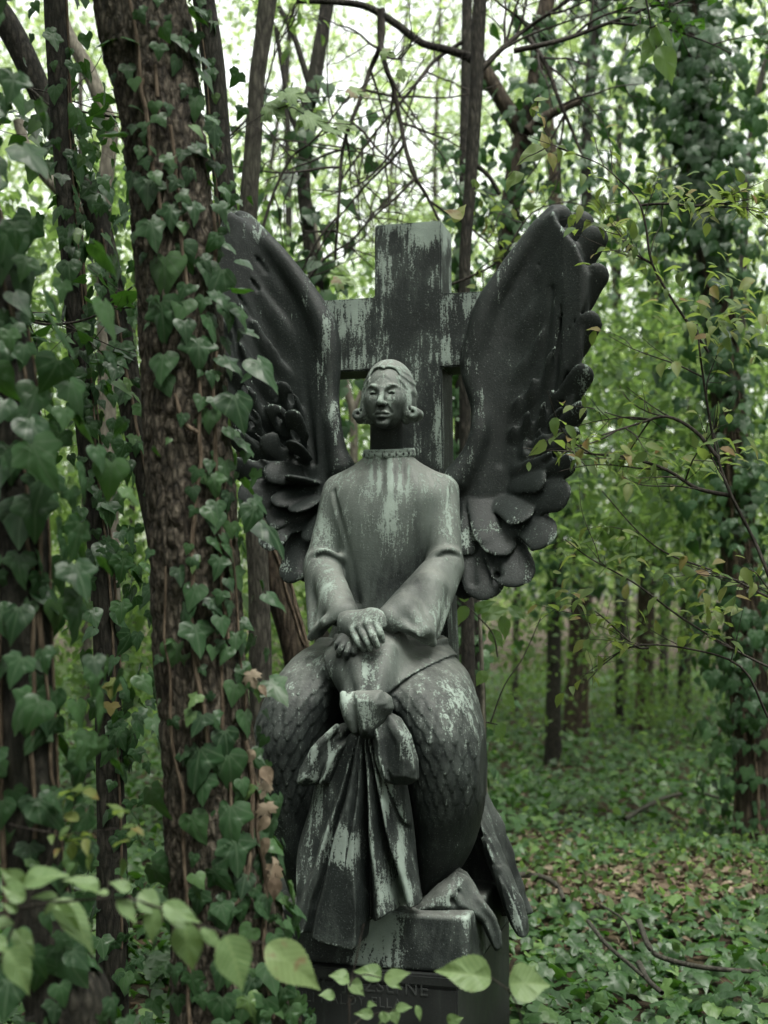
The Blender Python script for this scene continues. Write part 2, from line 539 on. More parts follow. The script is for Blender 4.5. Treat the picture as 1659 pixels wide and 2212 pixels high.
# ---- wings -------------------------------------------------------------
def build_wing(side):
    R = side > 0
    lo = S(960 if R else 430, 1330, 0.1); hi = S(1345 if R else 770, 425, 0.1)
    V = Vol((lo[0], -0.10, lo[2]), (hi[0], 0.30, hi[2]), 0.0062)
    ysh = 0.13
    # a curved membrane under the feathers: convex edge comes forward on the outer side
    if R:
        bone = [(985, 1035), (1018, 985), (1035, 930), (1034, 880), (1022, 835), (1014, 785), (1030, 725), (1052, 660), (1085, 605), (1125, 545), (1165, 492), (1200, 462)]
        br = [32, 24, 20, 18, 18, 22, 26, 26, 22, 18, 16, 15]
        # (root, tip, width root, width tip, y root, y tip)
        fe = [((1062, 700), (1210, 472), 30, 25, .13, .13), ((1070, 760), (1254, 486), 36, 27, .135, .10), ((1085, 820), (1284, 516), 38, 26, .14, .07),
              ((1095, 900), (1286, 596), 40, 26, .14, .045), ((1100, 960), (1272, 700), 42, 26, .14, .03), ((1110, 1010), (1256, 812), 42, 26, .14, .02),
              ((1110, 1030), (1243, 886), 40, 24, .14, .02), ((1100, 1050), (1232, 936), 40, 21, .14, .02), ((1100, 1060), (1215, 1000), 44, 30, .13, .02),
              ((1090, 1070), (1200, 1072), 46, 36, .12, .02), ((1075, 1090), (1160, 1150), 48, 42, .11, .02), ((1055, 1100), (1108, 1226), 48, 46, .10, .02),
              ((1030, 1100), (1044, 1252), 46, 44, .09, .02), ((1000, 1110), (1003, 1262), 34, 30, .10, .06)]
        sc_ = [((1120, 1000), (1176, 960), 26, 24, .06, .0), ((1110, 1040), (1160, 1040), 32, 28, .06, -.01), ((1085, 1080), (1120, 1110), 38, 36, .05, -.02),
               ((1070, 1100), (1078, 1172), 38, 40, .05, -.03), ((1020, 1080), (1010, 1180), 24, 24, .05, -.02), ((1100, 960), (1150, 905), 26, 20, .07, .03), ((1040, 1080), (1052, 1150), 34, 32, .045, -.025)]
    else:
        bone = [(740, 1010), (730, 975), (722, 920), (718, 860), (718, 800), (712, 745), (694, 690), (662, 632), (620, 572), (575, 520), (540, 484), (517, 470)]
        br = [30, 22, 17, 16, 19, 26, 27, 23, 19, 17, 16, 15]
        fe = [((690, 720), (522, 482), 28, 17, .13, .12), ((680, 760), (492, 505), 34, 24, .135, .10), ((665, 820), (478, 545), 38, 26, .14, .07),
              ((650, 900), (476, 620), 40, 26, .14, .05), ((640, 960), (486, 715), 42, 26, .14, .04), ((630, 1000), (498, 800), 42, 26, .14, .03),
              ((630, 1030), (512, 880), 40, 26, .14, .03), ((640, 1040), (524, 950), 40, 28, .13, .03), ((640, 1060), (530, 1010), 42, 30, .12, .03),
              ((650, 1080), (548, 1070), 44, 34, .12, .03), ((660, 1090), (594, 1160), 42, 36, .11, .03), ((670, 1110), (636, 1226), 40, 36, .10, .03), ((690, 1120), (668, 1232), 32, 28, .10, .05)]
        sc_ = [((640, 900), (610, 850), 30, 30, .07, .04), ((630, 930), (592, 896), 30, 26, .06, .03), ((650, 950), (636, 906), 28, 26, .05, .02), ((630, 980), (586, 960), 32, 28, .06, .02),
               ((655, 990), (640, 968), 32, 30, .05, .01), ((640, 1020), (594, 1022), 34, 28, .05, .01), ((660, 1040), (642, 1034), 34, 30, .04, .0), ((650, 1060), (612, 1080), 34, 28, .05, .0),
               ((670, 1080), (648, 1095), 34, 30, .04, -.005), ((660, 1090), (602, 1118), 34, 30, .06, .01), ((690, 1100), (672, 1150), 30, 28, .05, .0)]
    cx = S(1040 if R else 690, 1000, .13)[0]
    hull = bone + ([(1214, 494), (1254, 545), (1284, 610), (1274, 720), (1258, 830), (1236, 940), (1216, 1050), (1166, 1155), (1090, 1215), (1010, 1240), (990, 1150)] if R else
                   [(500, 490), (486, 560), (486, 700), (504, 860), (532, 980), (560, 1090), (610, 1190), (680, 1215), (720, 1120)])
    pf = prism([S(x, y, .14) for x, y in hull])
    sgn = 1 if R else -1
    def memb(X, Y, Z):
        o = np.maximum((X-cx)*sgn, 0)
        yc = 0.128 + 0.045*np.sin(np.clip(o/0.30, 0, 1)*np.pi*0.9) - 0.095*np.clip(o/0.36, 0, 1)**1.6
        return smax(np.abs(Y-yc)-0.026, pf(X, Y, Z) + 0*Y, 0.02)
    V.add((memb, V.lo, V.lo+V.h*V.n), 0)
    for i, (r0, t0, w0, w1, y0, y1) in enumerate(fe):
        V.add(flat(S(*r0, y0+.03), S(*t0, y1+.004), w0*1.15*PX, w1*1.12*PX, 0.019 if i < 3 else 0.0135, (0.25*sgn, -1, 0.12 if i > 8 else 0)), 0.010 if i < 3 else 0.005)
    for i, (r0, t0, w0, w1, y0, y1) in enumerate(fe[:-1]):
        r1, t1 = fe[i+1][0], fe[i+1][1]
        m = lambda p, q, t: (p[0]+(q[0]-p[0])*t, p[1]+(q[1]-p[1])*t)
        rr, tt = m(r0, r1, .5), m(t0, t1, .5)
        V.sub(cap(S(*m(rr, tt, .62), y1-.018 + (y0-y1)*.38), S(*tt, y1-.02), .001, .007), 0.02)
    for i, (r0, t0, w0, w1, y0, y1) in enumerate(sc_):
        V.add(flat(S(*r0, y0+(.070 if R else .055)), S(*t0, y1+(.060 if R else .046)), w0*PX, w1*PX, 0.0115, (0.3*sgn, -1, 0.15)), 0.003)
    stroke(V, [S(x, y, ysh - .02*(i < 3)) for i, (x, y) in enumerate(bone)], [r*PX for r in br], 0.03)
    # furrows on the shaded face
    for i in range(5):
        q = (1080+i*32, 1000-i*15, 1120+i*36, 640-i*8) if R else (680-i*34, 1000-i*20, 640-i*36, 720-i*12)
        V.sub(cap(S(q[0], q[1], .115-i*.012), S(q[2], q[3], .10-i*.012), .010, .006), 0.02)
    X = V.ax[0][:, None, None]; Y = V.ax[1][None, :, None]; Z = V.ax[2][None, None, :]
    V.warp(lambda X, Y, Z: 0.004*(fbm(X*16, Y*16, Z*9, 5)-.5))
    v, f = V.mesh()
    def pat(v):
        if R:
            e = [(1018, 760, 22, 70, .36), (1035, 900, 16, 90, .30), (1015, 990, 20, 40, .34), (1085, 620, 22, 40, .22), (1262, 830, 14, 45, .42), (1243, 900, 12, 30, .3), (1230, 1000, 10, 60, .25), (1190, 1170, 14, 40, .36), (1140, 1240, 12, 30, .4), (1010, 1170, 30, 35, .42), (1060, 1140, 30, 20, .3), (1040, 1220, 30, 25, .25), (1210, 460, 25, 14, .25), (1300, 520, 14, 30, .2)]
        else:
            e = [(706, 700, 14, 70, .45), (690, 800, 22, 60, .3), (722, 940, 12, 70, .4), (660, 620, 18, 40, .3), (560, 500, 25, 25, .25), (520, 900, 18, 60, .35), (575, 1165, 25, 30, .45), (620, 1220, 25, 25, .3), (600, 1000, 12, 10, .2), (545, 990, 14, 14, .25)]
        return 0.13 + blob(v, e)
    return bronze_obj('wing', v, f, pat, lambda v: -0.48 + 0.6*blob(v, [(1015, 800, 30, 200, 1), (706, 800, 30, 200, 1)]), statue)
build_wing(1); build_wing(-1)

# ---- robe: torso and sleeves ------------------------------------------
def build_robe():
    lo = S(620, 1440, .0); hi = S(1040, 955, .0)
    V = Vol((lo[0], -.46, lo[2]), (hi[0], .26, hi[2]), 0.005)
    V.add(stack(S_rows([(1440, 700, 920, .06, .16), (1390, 712, 920, .05, .16), (1330, 730, 916, .05, .145), (1260, 738, 922, .05, .14), (1190, 732, 932, .05, .145),
                        (1120, 716, 952, .055, .15), (1070, 712, 966, .06, .14), (1040, 728, 950, .065, .125), (1018, 752, 926, .07, .105), (1000, 776, 902, .07, .088), (985, 790, 889, .07, .078), (974, 797, 881, .07, .066)]), 2.3), 0)
    # shoulders and upper arms
    for (sh, el, wr, r) in (((728, 1062), (694, 1218), (742, 1330), (30, 36, 33)), ((962, 1062), (962, 1216), (842, 1338), (30, 37, 30))):
        s0, s1, s2 = S(*sh, .06), S(*el, -.02), S(*wr, -.30)
        V.add(cap(s0, s1, r[0]*PX, r[1]*PX), 0.045)
        V.add(cap(s1, s2, r[1]*PX, r[2]*PX), 0.02)
    for a, b in (((735, 1052), (800, 1016)), ((955, 1054), (880, 1016))):
        V.add(cap(S(*a, .065), S(*b, .07), 26*PX, 24*PX), 0.03)
    # elbow creases and folds
    for q in ([(672, 1205, -.07), (700, 1190, -.09), (735, 1205, -.07)], [(940, 1200, -.08), (968, 1188, -.085), (990, 1196, -.05)]):
        stroke(V, [S(*p) for p in q], [.006, .009, .004], 0.035)
        stroke(V, [S(p[0], p[1]+8, p[2]-.010) for p in q], [.002, .005, .002], 0.02, True)
    # right hand sleeve: wide bell with a hanging hem
    pf = [(842, 1318), (862, 1362), (900, 1382), (940, 1392), (962, 1345), (985, 1290), (988, 1220), (930, 1250)]
    V.add(cap(S(965, 1235, -.05), S(938, 1372, -.20), 34*PX, 12*PX), 0.03)
    V.add(cap(S(930, 1270, -.16), S(925, 1368, -.26), 34*PX, 16*PX), 0.03)
    V.add(cap(S(880, 1320, -.27), S(915, 1362, -.30), 26*PX, 16*PX), 0.03)
    V.add(cap(S(838, 1332, -.31), S(900, 1372, -.32), 12*PX, 10*PX), 0.02)
    V.add(cap(S(900, 1372, -.31), S(936, 1390, -.23), 10*PX, 8*PX), 0.02)
    # left sleeve: opening towards the hand
    V.add(cap(S(692, 1240, -.05), S(680, 1362, -.20), 36*PX, 15*PX), 0.03)
    V.add(cap(S(720, 1300, -.22), S(690, 1360, -.27), 30*PX, 14*PX), 0.03)
    V.add(cap(S(755, 1322, -.31), S(705, 1345, -.33), 13*PX, 11*PX), 0.02)
    V.add(cap(S(705, 1345, -.32), S(672, 1376, -.27), 11*PX, 9*PX), 0.02)
    V.sub(cap(S(728, 1356, -.36), S(694, 1374, -.31), 13*PX, 10*PX), 0.008)
    V.sub(cap(S(760, 1352, -.38), S(725, 1352, -.30), 16*PX, 14*PX), 0.008)
    V.sub(cap(S(852, 1362, -.37), S(915, 1392, -.30), 11*PX, 12*PX), 0.008)
    # armhole seams
    for q in ([(722, 1062, -.03), (735, 1130, -.075), (757, 1220, -.09), (772, 1300, -.09)], [(945, 1062, -.04), (938, 1120, -.085), (920, 1190, -.09)]):
        stroke(V, [S(*p) for p in q], [.004, .007, .009, .010], 0.016, True)
    cx, cz = S(838, 978, -.08)[0], S(838, 965, -.08)[2]
    def folds(X, Y, Z):
        th = np.arctan2(X-cx, (cz-Z)+.12)
        rr = np.sqrt((X-cx)**2+(Z-cz)**2)
        w = np.clip((rr-.03)/.03, 0, 1)*np.clip((.19-rr)/.12, 0, 1)*(np.abs(th) < .75)*np.clip((-Y+.04)/.05, 0, 1)
        a = -0.008*w*np.cos(th*17)
        b = 0.004*(fbm(X*9, Y*9, Z*4, 11)-.5)
        return a + b
    V.warp(folds)
    v, f = V.mesh()
    def pat(v):
        return 0.33 + blob(v, [(802, 1022, 5, 30, .4), (818, 1032, 5, 35, .5), (843, 1032, 6, 42, .5), (864, 1026, 5, 35, .45), (882, 1020, 5, 30, .4), (810, 1020, 4, 30, -.5), (831, 1024, 4, 34, -.5), (854, 1024, 4, 36, -.5), (874, 1020, 4, 30, -.5), (842, 1130, 55, 100, .22), (960, 1130, 30, 60, .12), (690, 1150, 25, 60, .12), (840, 1040, 55, 40, .15), (700, 1260, 20, 40, .2), (955, 1320, 40, 40, .25), (840, 1270, 60, 60, -.40), (920, 1220, 25, 60, -.35), (760, 1230, 25, 60, -.1)])
    def film_tone(v):
        return 0.78 + blob(v, [(810, 1020, 4, 28, -.5), (831, 1024, 4, 32, -.5), (854, 1024, 4, 34, -.5), (874, 1020, 4, 28, -.5), (896, 1120, 10, 60, -.35), (850, 1270, 55, 70, -.75), (905, 1220, 30, 60, -.4), (770, 1290, 25, 50, -.5), (840, 1180, 40, 60, -.15), (690, 1200, 25, 10, -.35), (965, 1195, 25, 10, -.4), (720, 1360, 40, 12, -.5)])  # darker in the elbow creases, the sleeve opening and between the arms
    bronze_obj('robe', v, f, pat, film_tone, statue)
build_robe()

def build_collar():
    V = Vol(S(775, 1000, .0)+np.array([0, -.06, 0]), S(905, 950, .0)+np.array([0, .2, 0]), 0.004)
    c = S(840, 983, .07); n = 40
    pts = [c + np.array([.0845*math.cos(a), .080*math.sin(a), -.010*math.sin(-a)]) for a in np.linspace(0, 2*math.pi, n)]
    stroke(V, pts, [.0115]*n, 0.004, n=1)
    stroke(V, [q+np.array([0, .004, .014]) for q in pts], [.0085]*n, .006, n=1)
    for i in range(0, n, 1):
        if i % 2: V.sub(ell(pts[i]+np.array([0, -.012, 0]), (.004, .006, .006)), .004)
    v, f = V.mesh()
    bronze_obj('collar', v, f, .52, .4, statue)
build_collar()

# ---- head --------------------------------------------------------------
def build_head():
    O = S(840, 850, 0.0)
    tz = rad(-1); ct, s_ = math.cos(tz), math.sin(tz)
    def L(x, y, z): return O + np.array([ct*x + s_*y, -s_*x + ct*y, z])
    def LF(x, y, z): return L(x, y, z-.012-.05*max(-.05-z, 0))
    V = Vol(O-np.array([.13, .17, .24]), O+np.array([.13, .16, .14]), 0.0026)
    V.add(ell(L(0, .015, .022), (.072, .092, .090)), 0)
    V.add(ell(L(0, -.030, -.020), (.068, .076, .098)), .03)
    V.add(ell(L(0, -.040, -.074), (.050, .056, .046)), .03)
    V.add(ell(L(0, -.090, -.114), (.021, .017, .017)), .02)
    for s in (-1, 1):
        V.add(ell(L(s*.045, -.058, -.030), (.021, .030, .026)), .03)           # cheekbone
        V.sub(ell(LF(s*.031, -.120, .002), (.024, .026, .017)), .012)             # socket
        V.add(ell(LF(s*.031, -.078, -.001), (.018, .0180, .0125)), .004)          # eyeball with lid
        stroke(V, [LF(s*.048, -.078, -.001), LF(s*.039, -.0915, .0035), LF(s*.030, -.0955, .004), LF(s*.017, -.091, .000)], [.003, .004, .004, .003], .003)
        stroke(V, [LF(s*.0455, -.084, -.0045), LF(s*.038, -.0925, -.003), LF(s*.030, -.0955, -.0025), LF(s*.0195, -.0915, -.004)], [.0008, .0034, .0036, .0008], .002, True)
        stroke(V, [LF(s*.046, -.074, -.0115), LF(s*.030, -.087, -.0125), LF(s*.018, -.085, -.010)], [.003, .0034, .003], .003)
        stroke(V, [LF(s*.056, -.070, .018), LF(s*.042, -.090, .0265), LF(s*.028, -.098, .0250), LF(s*.013, -.100, .016)], [.003, .0046, .0050, .004], .010)
        V.add(ell(LF(s*.0125, -.108, -.039), (.0085, .012, .0085)), .006)
        V.sub(ell(LF(s*.0075, -.117, -.0475), (.005, .008, .004)), .003)
    stroke(V, [LF(0, -.098, .014), LF(0, -.112, -.012), LF(0, -.126, -.034)], [.008, .0082, .0105], .014)
    V.add(ell(LF(0, -.122, -.037), (.0115, .011, .0085)), .006)
    V.sub(ell(LF(0, -.128, -.052), (.018, .022, .0065)), .005)
    stroke(V, [LF(-.026, -.094, -.0705), LF(-.010, -.1085, -.0655), LF(0, -.109, -.067), LF(.010, -.1085, -.0655), LF(.026, -.094, -.0705)], [.0035, .0062, .0055, .0062, .0035], .006)
    stroke(V, [LF(-.022, -.093, -.078), LF(0, -.107, -.0805), LF(.022, -.093, -.078)], [.004, .0078, .004], .006)
    stroke(V, [LF(-.029, -.096, -.0718), LF(-.010, -.113, -.0722), LF(0, -.115, -.0730), LF(.010, -.113, -.0722), LF(.029, -.096, -.0718)], [.002, .0027, .0027, .0027, .002], .003, True)
    V.sub(ell(LF(0, -.112, -.092), (.022, .010, .006)), .008)
    for s in (-1, 1):
        stroke(V, [LF(s*.019, -.106, -.044), LF(s*.031, -.090, -.066)], [.0022, .002], .01, True)
    # neck
    n0, n1 = S(835, 900, .035), S(836, 990, .075)
    V.add(cap(n0, n1, .057, .060), .018)
    v, f = V.mesh()
    def pat(v):
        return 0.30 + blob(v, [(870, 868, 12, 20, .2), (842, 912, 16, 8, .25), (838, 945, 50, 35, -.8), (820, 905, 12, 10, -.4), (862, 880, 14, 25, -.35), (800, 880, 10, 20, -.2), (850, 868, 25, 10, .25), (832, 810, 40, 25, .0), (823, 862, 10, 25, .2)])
    def film_tone(v):
        return 0.72 + blob(v, [(838, 948, 60, 32, -1.3), (823, 905, 12, 8, -.3), (823, 877, 14, 4, -.5), (805, 850, 14, 4, -.45), (852, 850, 16, 4, -.45), (862, 885, 12, 20, -.25)])  # darker on the neck, along the eyes, under nose and lower lip
    head = bronze_obj('head', v, f, pat, film_tone, statue)
    # hair: a smooth cap rolled into curls at the jaw
    W = Vol(O-np.array([.16, .14, .16]), O+np.array([.16, .17, .15]), 0.003)
    W.add(ell(L(0, .020, .018), (.085, .122, .103)), 0)
    for s in (-1, 1):
        W.add(ell(L(s*.060, .004, -.035), (.030, .064, .075)), .03)
        stroke(W, [L(s*.074, -.040, -.010), L(s*.078, -.044, -.05), L(s*.078, -.044, -.078)], [.013, .014, .015], .01)
        for q in range(10):
            a = q/9*4.9 - 1.7
            c = L(s*(.096+.013*math.cos(a)), -.028, -.076-.013*math.sin(a)*.9)
            W.add(cap(c-np.array([0, .020, 0]), c+np.array([0, .045, 0]), .0095), .004)
        W.add(cap(L(s*.066, -.03, -.095), L(s*.098, -.02, -.094), .013, .012), .012)
        W.sub(cap(L(s*.096, -.07, -.074), L(s*.096, -.02, -.074), .0035), .004)
        W.sub(cap(L(s*.0865, -.075, -.035), L(s*.0855, -.04, -.082), .0035), .005)
    # face opening
    W.sub(ell(L(0, -.115, -.035), (.070, .105, .103)), .004)
    W.sub(ell(L(0, -.11, -.12), (.062, .10, .09)), .006)
    for s in (-1, 1):
        W.sub(ell(L(s*.028, -.115, .056), (.042, .065, .036)), .004)
    W.sub(ell(L(0, .02, -.20), (.09, .14, .095)), .006)
    W.warp(lambda X, Y, Z: -0.0016*np.cos(np.arctan2(X-O[0], Z-O[2]-.10)*34)*np.clip((.07-np.abs(Z-O[2]-.02))/.05, 0, 1))
    v, f = W.mesh()
    bronze_obj('hair', v, f, lambda v: .44 + blob(v, [(890, 830, 12, 40, .2), (840, 780, 40, 12, -.1), (775, 890, 15, 20, .15), (900, 895, 12, 15, .2)]), .78, head)
build_head()

# ---- hands -------------------------------------------------------------
def build_hand(upper):
    lo = S(690, 1450, -.55); hi = S(880, 1295, -.2)
    V = Vol((lo[0], -.56, lo[2]), (hi[0], -.20, hi[2]), 0.0032)
    if upper:
        V.add(cap(S(722, 1350, -.31), S(752, 1345, -.355), 20*PX, 22*PX), 0)
        V.add(flat(S(748, 1346, -.355), S(788, 1344, -.385), 24*PX, 27*PX, .022, (-.1, -.8, .5)), .02)
        V.add(flat(S(770, 1352, -.37), S(806, 1344, -.39), 26*PX, 26*PX, .021, (-.1, -.8, .45)), .02)
        fg = [[(762, 1362, -.395), (772, 1384, -.425), (786, 1402, -.42)], [(778, 1356, -.405), (790, 1380, -.435), (800, 1402, -.43)],
              [(794, 1350, -.41), (806, 1375, -.44), (815, 1396, -.43)], [(808, 1342, -.40), (820, 1364, -.425), (826, 1384, -.415)], ]
        for q in fg: stroke(V, [S(*p) for p in q], [.0125, .0118, .0095], .004)
        for q in fg: V.add(ell(S(q[0][0]+1, q[0][1]-3, q[0][2]-.004), (.0125, .011, .0115)), .01)
        stroke(V, [S(800, 1326, -.37), S(818, 1330, -.395), S(828, 1350, -.40)], [.015, .0135, .0105], .012)
    else:
        V.add(flat(S(790, 1380, -.36), S(752, 1384, -.38), 22*PX, 24*PX, .02, (0, -.8, .5)), 0)
        fg = [[(742, 1376, -.385), (728, 1390, -.40), (719, 1404, -.395)], [(748, 1384, -.39), (736, 1402, -.41), (731, 1416, -.40)],
              [(758, 1388, -.395), (750, 1408, -.42), (748, 1421, -.41)], [(770, 1390, -.395), (766, 1406, -.415), (764, 1415, -.41)]]
        for q in fg: stroke(V, [S(*p) for p in q], [.0115, .0105, .009], .004)
        stroke(V, [S(790, 1365, -.36), S(800, 1382, -.385), S(800, 1394, -.385)], [.013, .012, .0095], .008)
    v, f = V.mesh()
    bronze_obj('hand', v, f, .40 if upper else .24, .62 if upper else .14, statue)
build_hand(True); build_hand(False)

# ---- skirt over the knees ---------------------------------------------
def build_skirt():
    lo = S(535, 1985, -.1); hi = S(1065, 1350, -.1)
    V = Vol((lo[0], -.56, lo[2]), (hi[0], .26, hi[2]), 0.005)
    RL = S_rows([(1392, 850, 944, -.02, .10), (1405, 836, 962, -.05, .15), (1425, 828, 982, -.08, .19), (1455, 828, 1006, -.14, .20), (1500, 842, 1024, -.20, .205), (1570, 868, 1041, -.25, .19), (1640, 884, 1048, -.26, .175),
                 (1700, 890, 1047, -.25, .165), (1760, 894, 1039, -.23, .155), (1810, 896, 1027, -.215, .14), (1850, 898, 1010, -.205, .125), (1890, 902, 984, -.19, .105), (1925, 908, 958, -.18, .08)])
    LL = S_rows([(1388, 690, 772, -.02, .10), (1402, 664, 782, -.05, .15), (1425, 640, 786, -.08, .19), (1455, 616, 774, -.14, .20), (1500, 588, 752, -.20, .205), (1570, 562, 722, -.25, .19), (1640, 555, 702, -.26, .175),
                 (1700, 562, 692, -.25, .165), (1760, 578, 690, -.23, .155), (1810, 592, 692, -.215, .14), (1850, 606, 696, -.205, .125), (1890, 620, 700, -.19, .105), (1935, 632, 702, -.18, .08)])
    V.add(stack(RL, 2.1), 0); V.add(stack(LL, 2.1), .025)
    V.add(ell(S(800, 1440, -.16), (.17, .22, .085)), .05)       # lap
    V.add(stack(S_rows([(1380, 690, 950, .04, .15), (1420, 680, 955, .05, .16), (1600, 660, 960, .06, .15), (1900, 660, 940, .06, .14)])), .04)
    V.add(cap(S(806, 1400, -.25), S(793, 1528, -.43), 62*PX, 38*PX), .06)
    # overlapping scales: height field in (angle, height) of each knee
    cR, cL = (RL, LL)
    def scales(rows):
        R = np.array(sorted(rows), float)
        def g(X, Y, Z):
            xl, xr, yc = (np.interp(Z, R[:, 0], R[:, i]) for i in (1, 2, 3))
            cx = (xl+xr)/2; rx = (xr-xl)/2
            a = np.arctan2((X-cx)/rx, -(Y-yc)/.21)
            u = a*0.165; w = Z
            su, sv = 0.052, 0.047
            row = np.floor(w/sv); fv = w/sv-row
            best = 0
            for dr in (0, 1):
                r = row+dr
                q = u/su + 0.5*(r % 2)
                fu = q-np.floor(q)-.5
                vv = (r+1)*sv-w            # distance down from the top of that scale
                tip = 1.75*sv*np.sqrt(np.clip(1-(np.abs(fu)*1.9)**1.6, 0, 1))
                inside = vv < tip
                best = np.maximum(best, np.where(inside, np.clip(vv/(1.6*sv), 0, 1), 0))
            return best
        return g
    # plain cloth laid across the lap and drawn down to the knot
    pl = [(672, 1378), (705, 1440), (742, 1508), (760, 1535), (820, 1535), (838, 1504), (880, 1464), (952, 1414), (945, 1360), (672, 1340)]
    pf = prism([S(x, y, -.36) for x, y in pl])
    gr, gl = scales(RL), scales(LL)
    xm = S(805, 1600, -.3)[0]
    zt, zlo = S(805, 1405, -.3)[2], S(805, 1800, -.3)[2]
    def amp(X, Y, Z):
        side = X > xm
        s = np.where(side, gr(X, Y, Z), gl(X, Y, Z))
        k = np.clip((Z-zlo)/.10, 0, 1)*np.clip((zt-Z)/.03, 0, 1)*np.clip((.05-Y)/.08, 0, 1)
        return -0.0034*s*k*np.clip(pf(X, Y, Z)/.016, 0, 1)
    V.warp(amp)
    V.layer(lambda X, Y, Z: pf(X, Y, Z) + 0*Y, 0.015)
    # folds in the lap cloth
    for q in ([(812, 1420, -.43), (800, 1460, -.46), (790, 1510, -.475)], [(735, 1420, -.42), (752, 1460, -.45), (770, 1505, -.47)]):
        stroke(V, [S(*p) for p in q], [.012, .017, .012], 0.03, True)
    stroke(V, [S(840, 1400, -.36), S(826, 1450, -.40), S(806, 1505, -.44)], [.012, .020, .016], .05)
    stroke(V, [S(770, 1425, -.38), S(776, 1460, -.42), S(782, 1505, -.445)], [.010, .014, .014], .05)
    V.warp(lambda X, Y, Z: 0.003*(fbm(X*14, Y*14, Z*8, 21)-.5))
    v, f = V.mesh()
    def pat(v):
        return 0.22 + blob(v, [(990, 1500, 40, 60, .22), (1020, 1620, 20, 80, .15), (690, 1440, 40, 30, .18), (620, 1560, 40, 60, .10), (792, 1450, 22, 40, .5), (772, 1450, 9, 34, -.8), (900, 1420, 60, 20, .0), (960, 1720, 60, 100, -.06)])
    def film_tone(v):
        f0 = pf(v[:, 0][:, None, None], np.zeros((1, 1, 1)), v[:, 2][:, None, None]) if False else None
        return 0.10 + blob(v, [(880, 1400, 60, 32, .75), (720, 1395, 50, 20, .6), (850, 1450, 40, 30, .45), (990, 1450, 40, 30, .3), (640, 1440, 50, 30, .25), (740, 1460, 30, 40, .25)])
    bronze_obj('scaled_skirt', v, f, pat, film_tone, statue)
build_skirt()

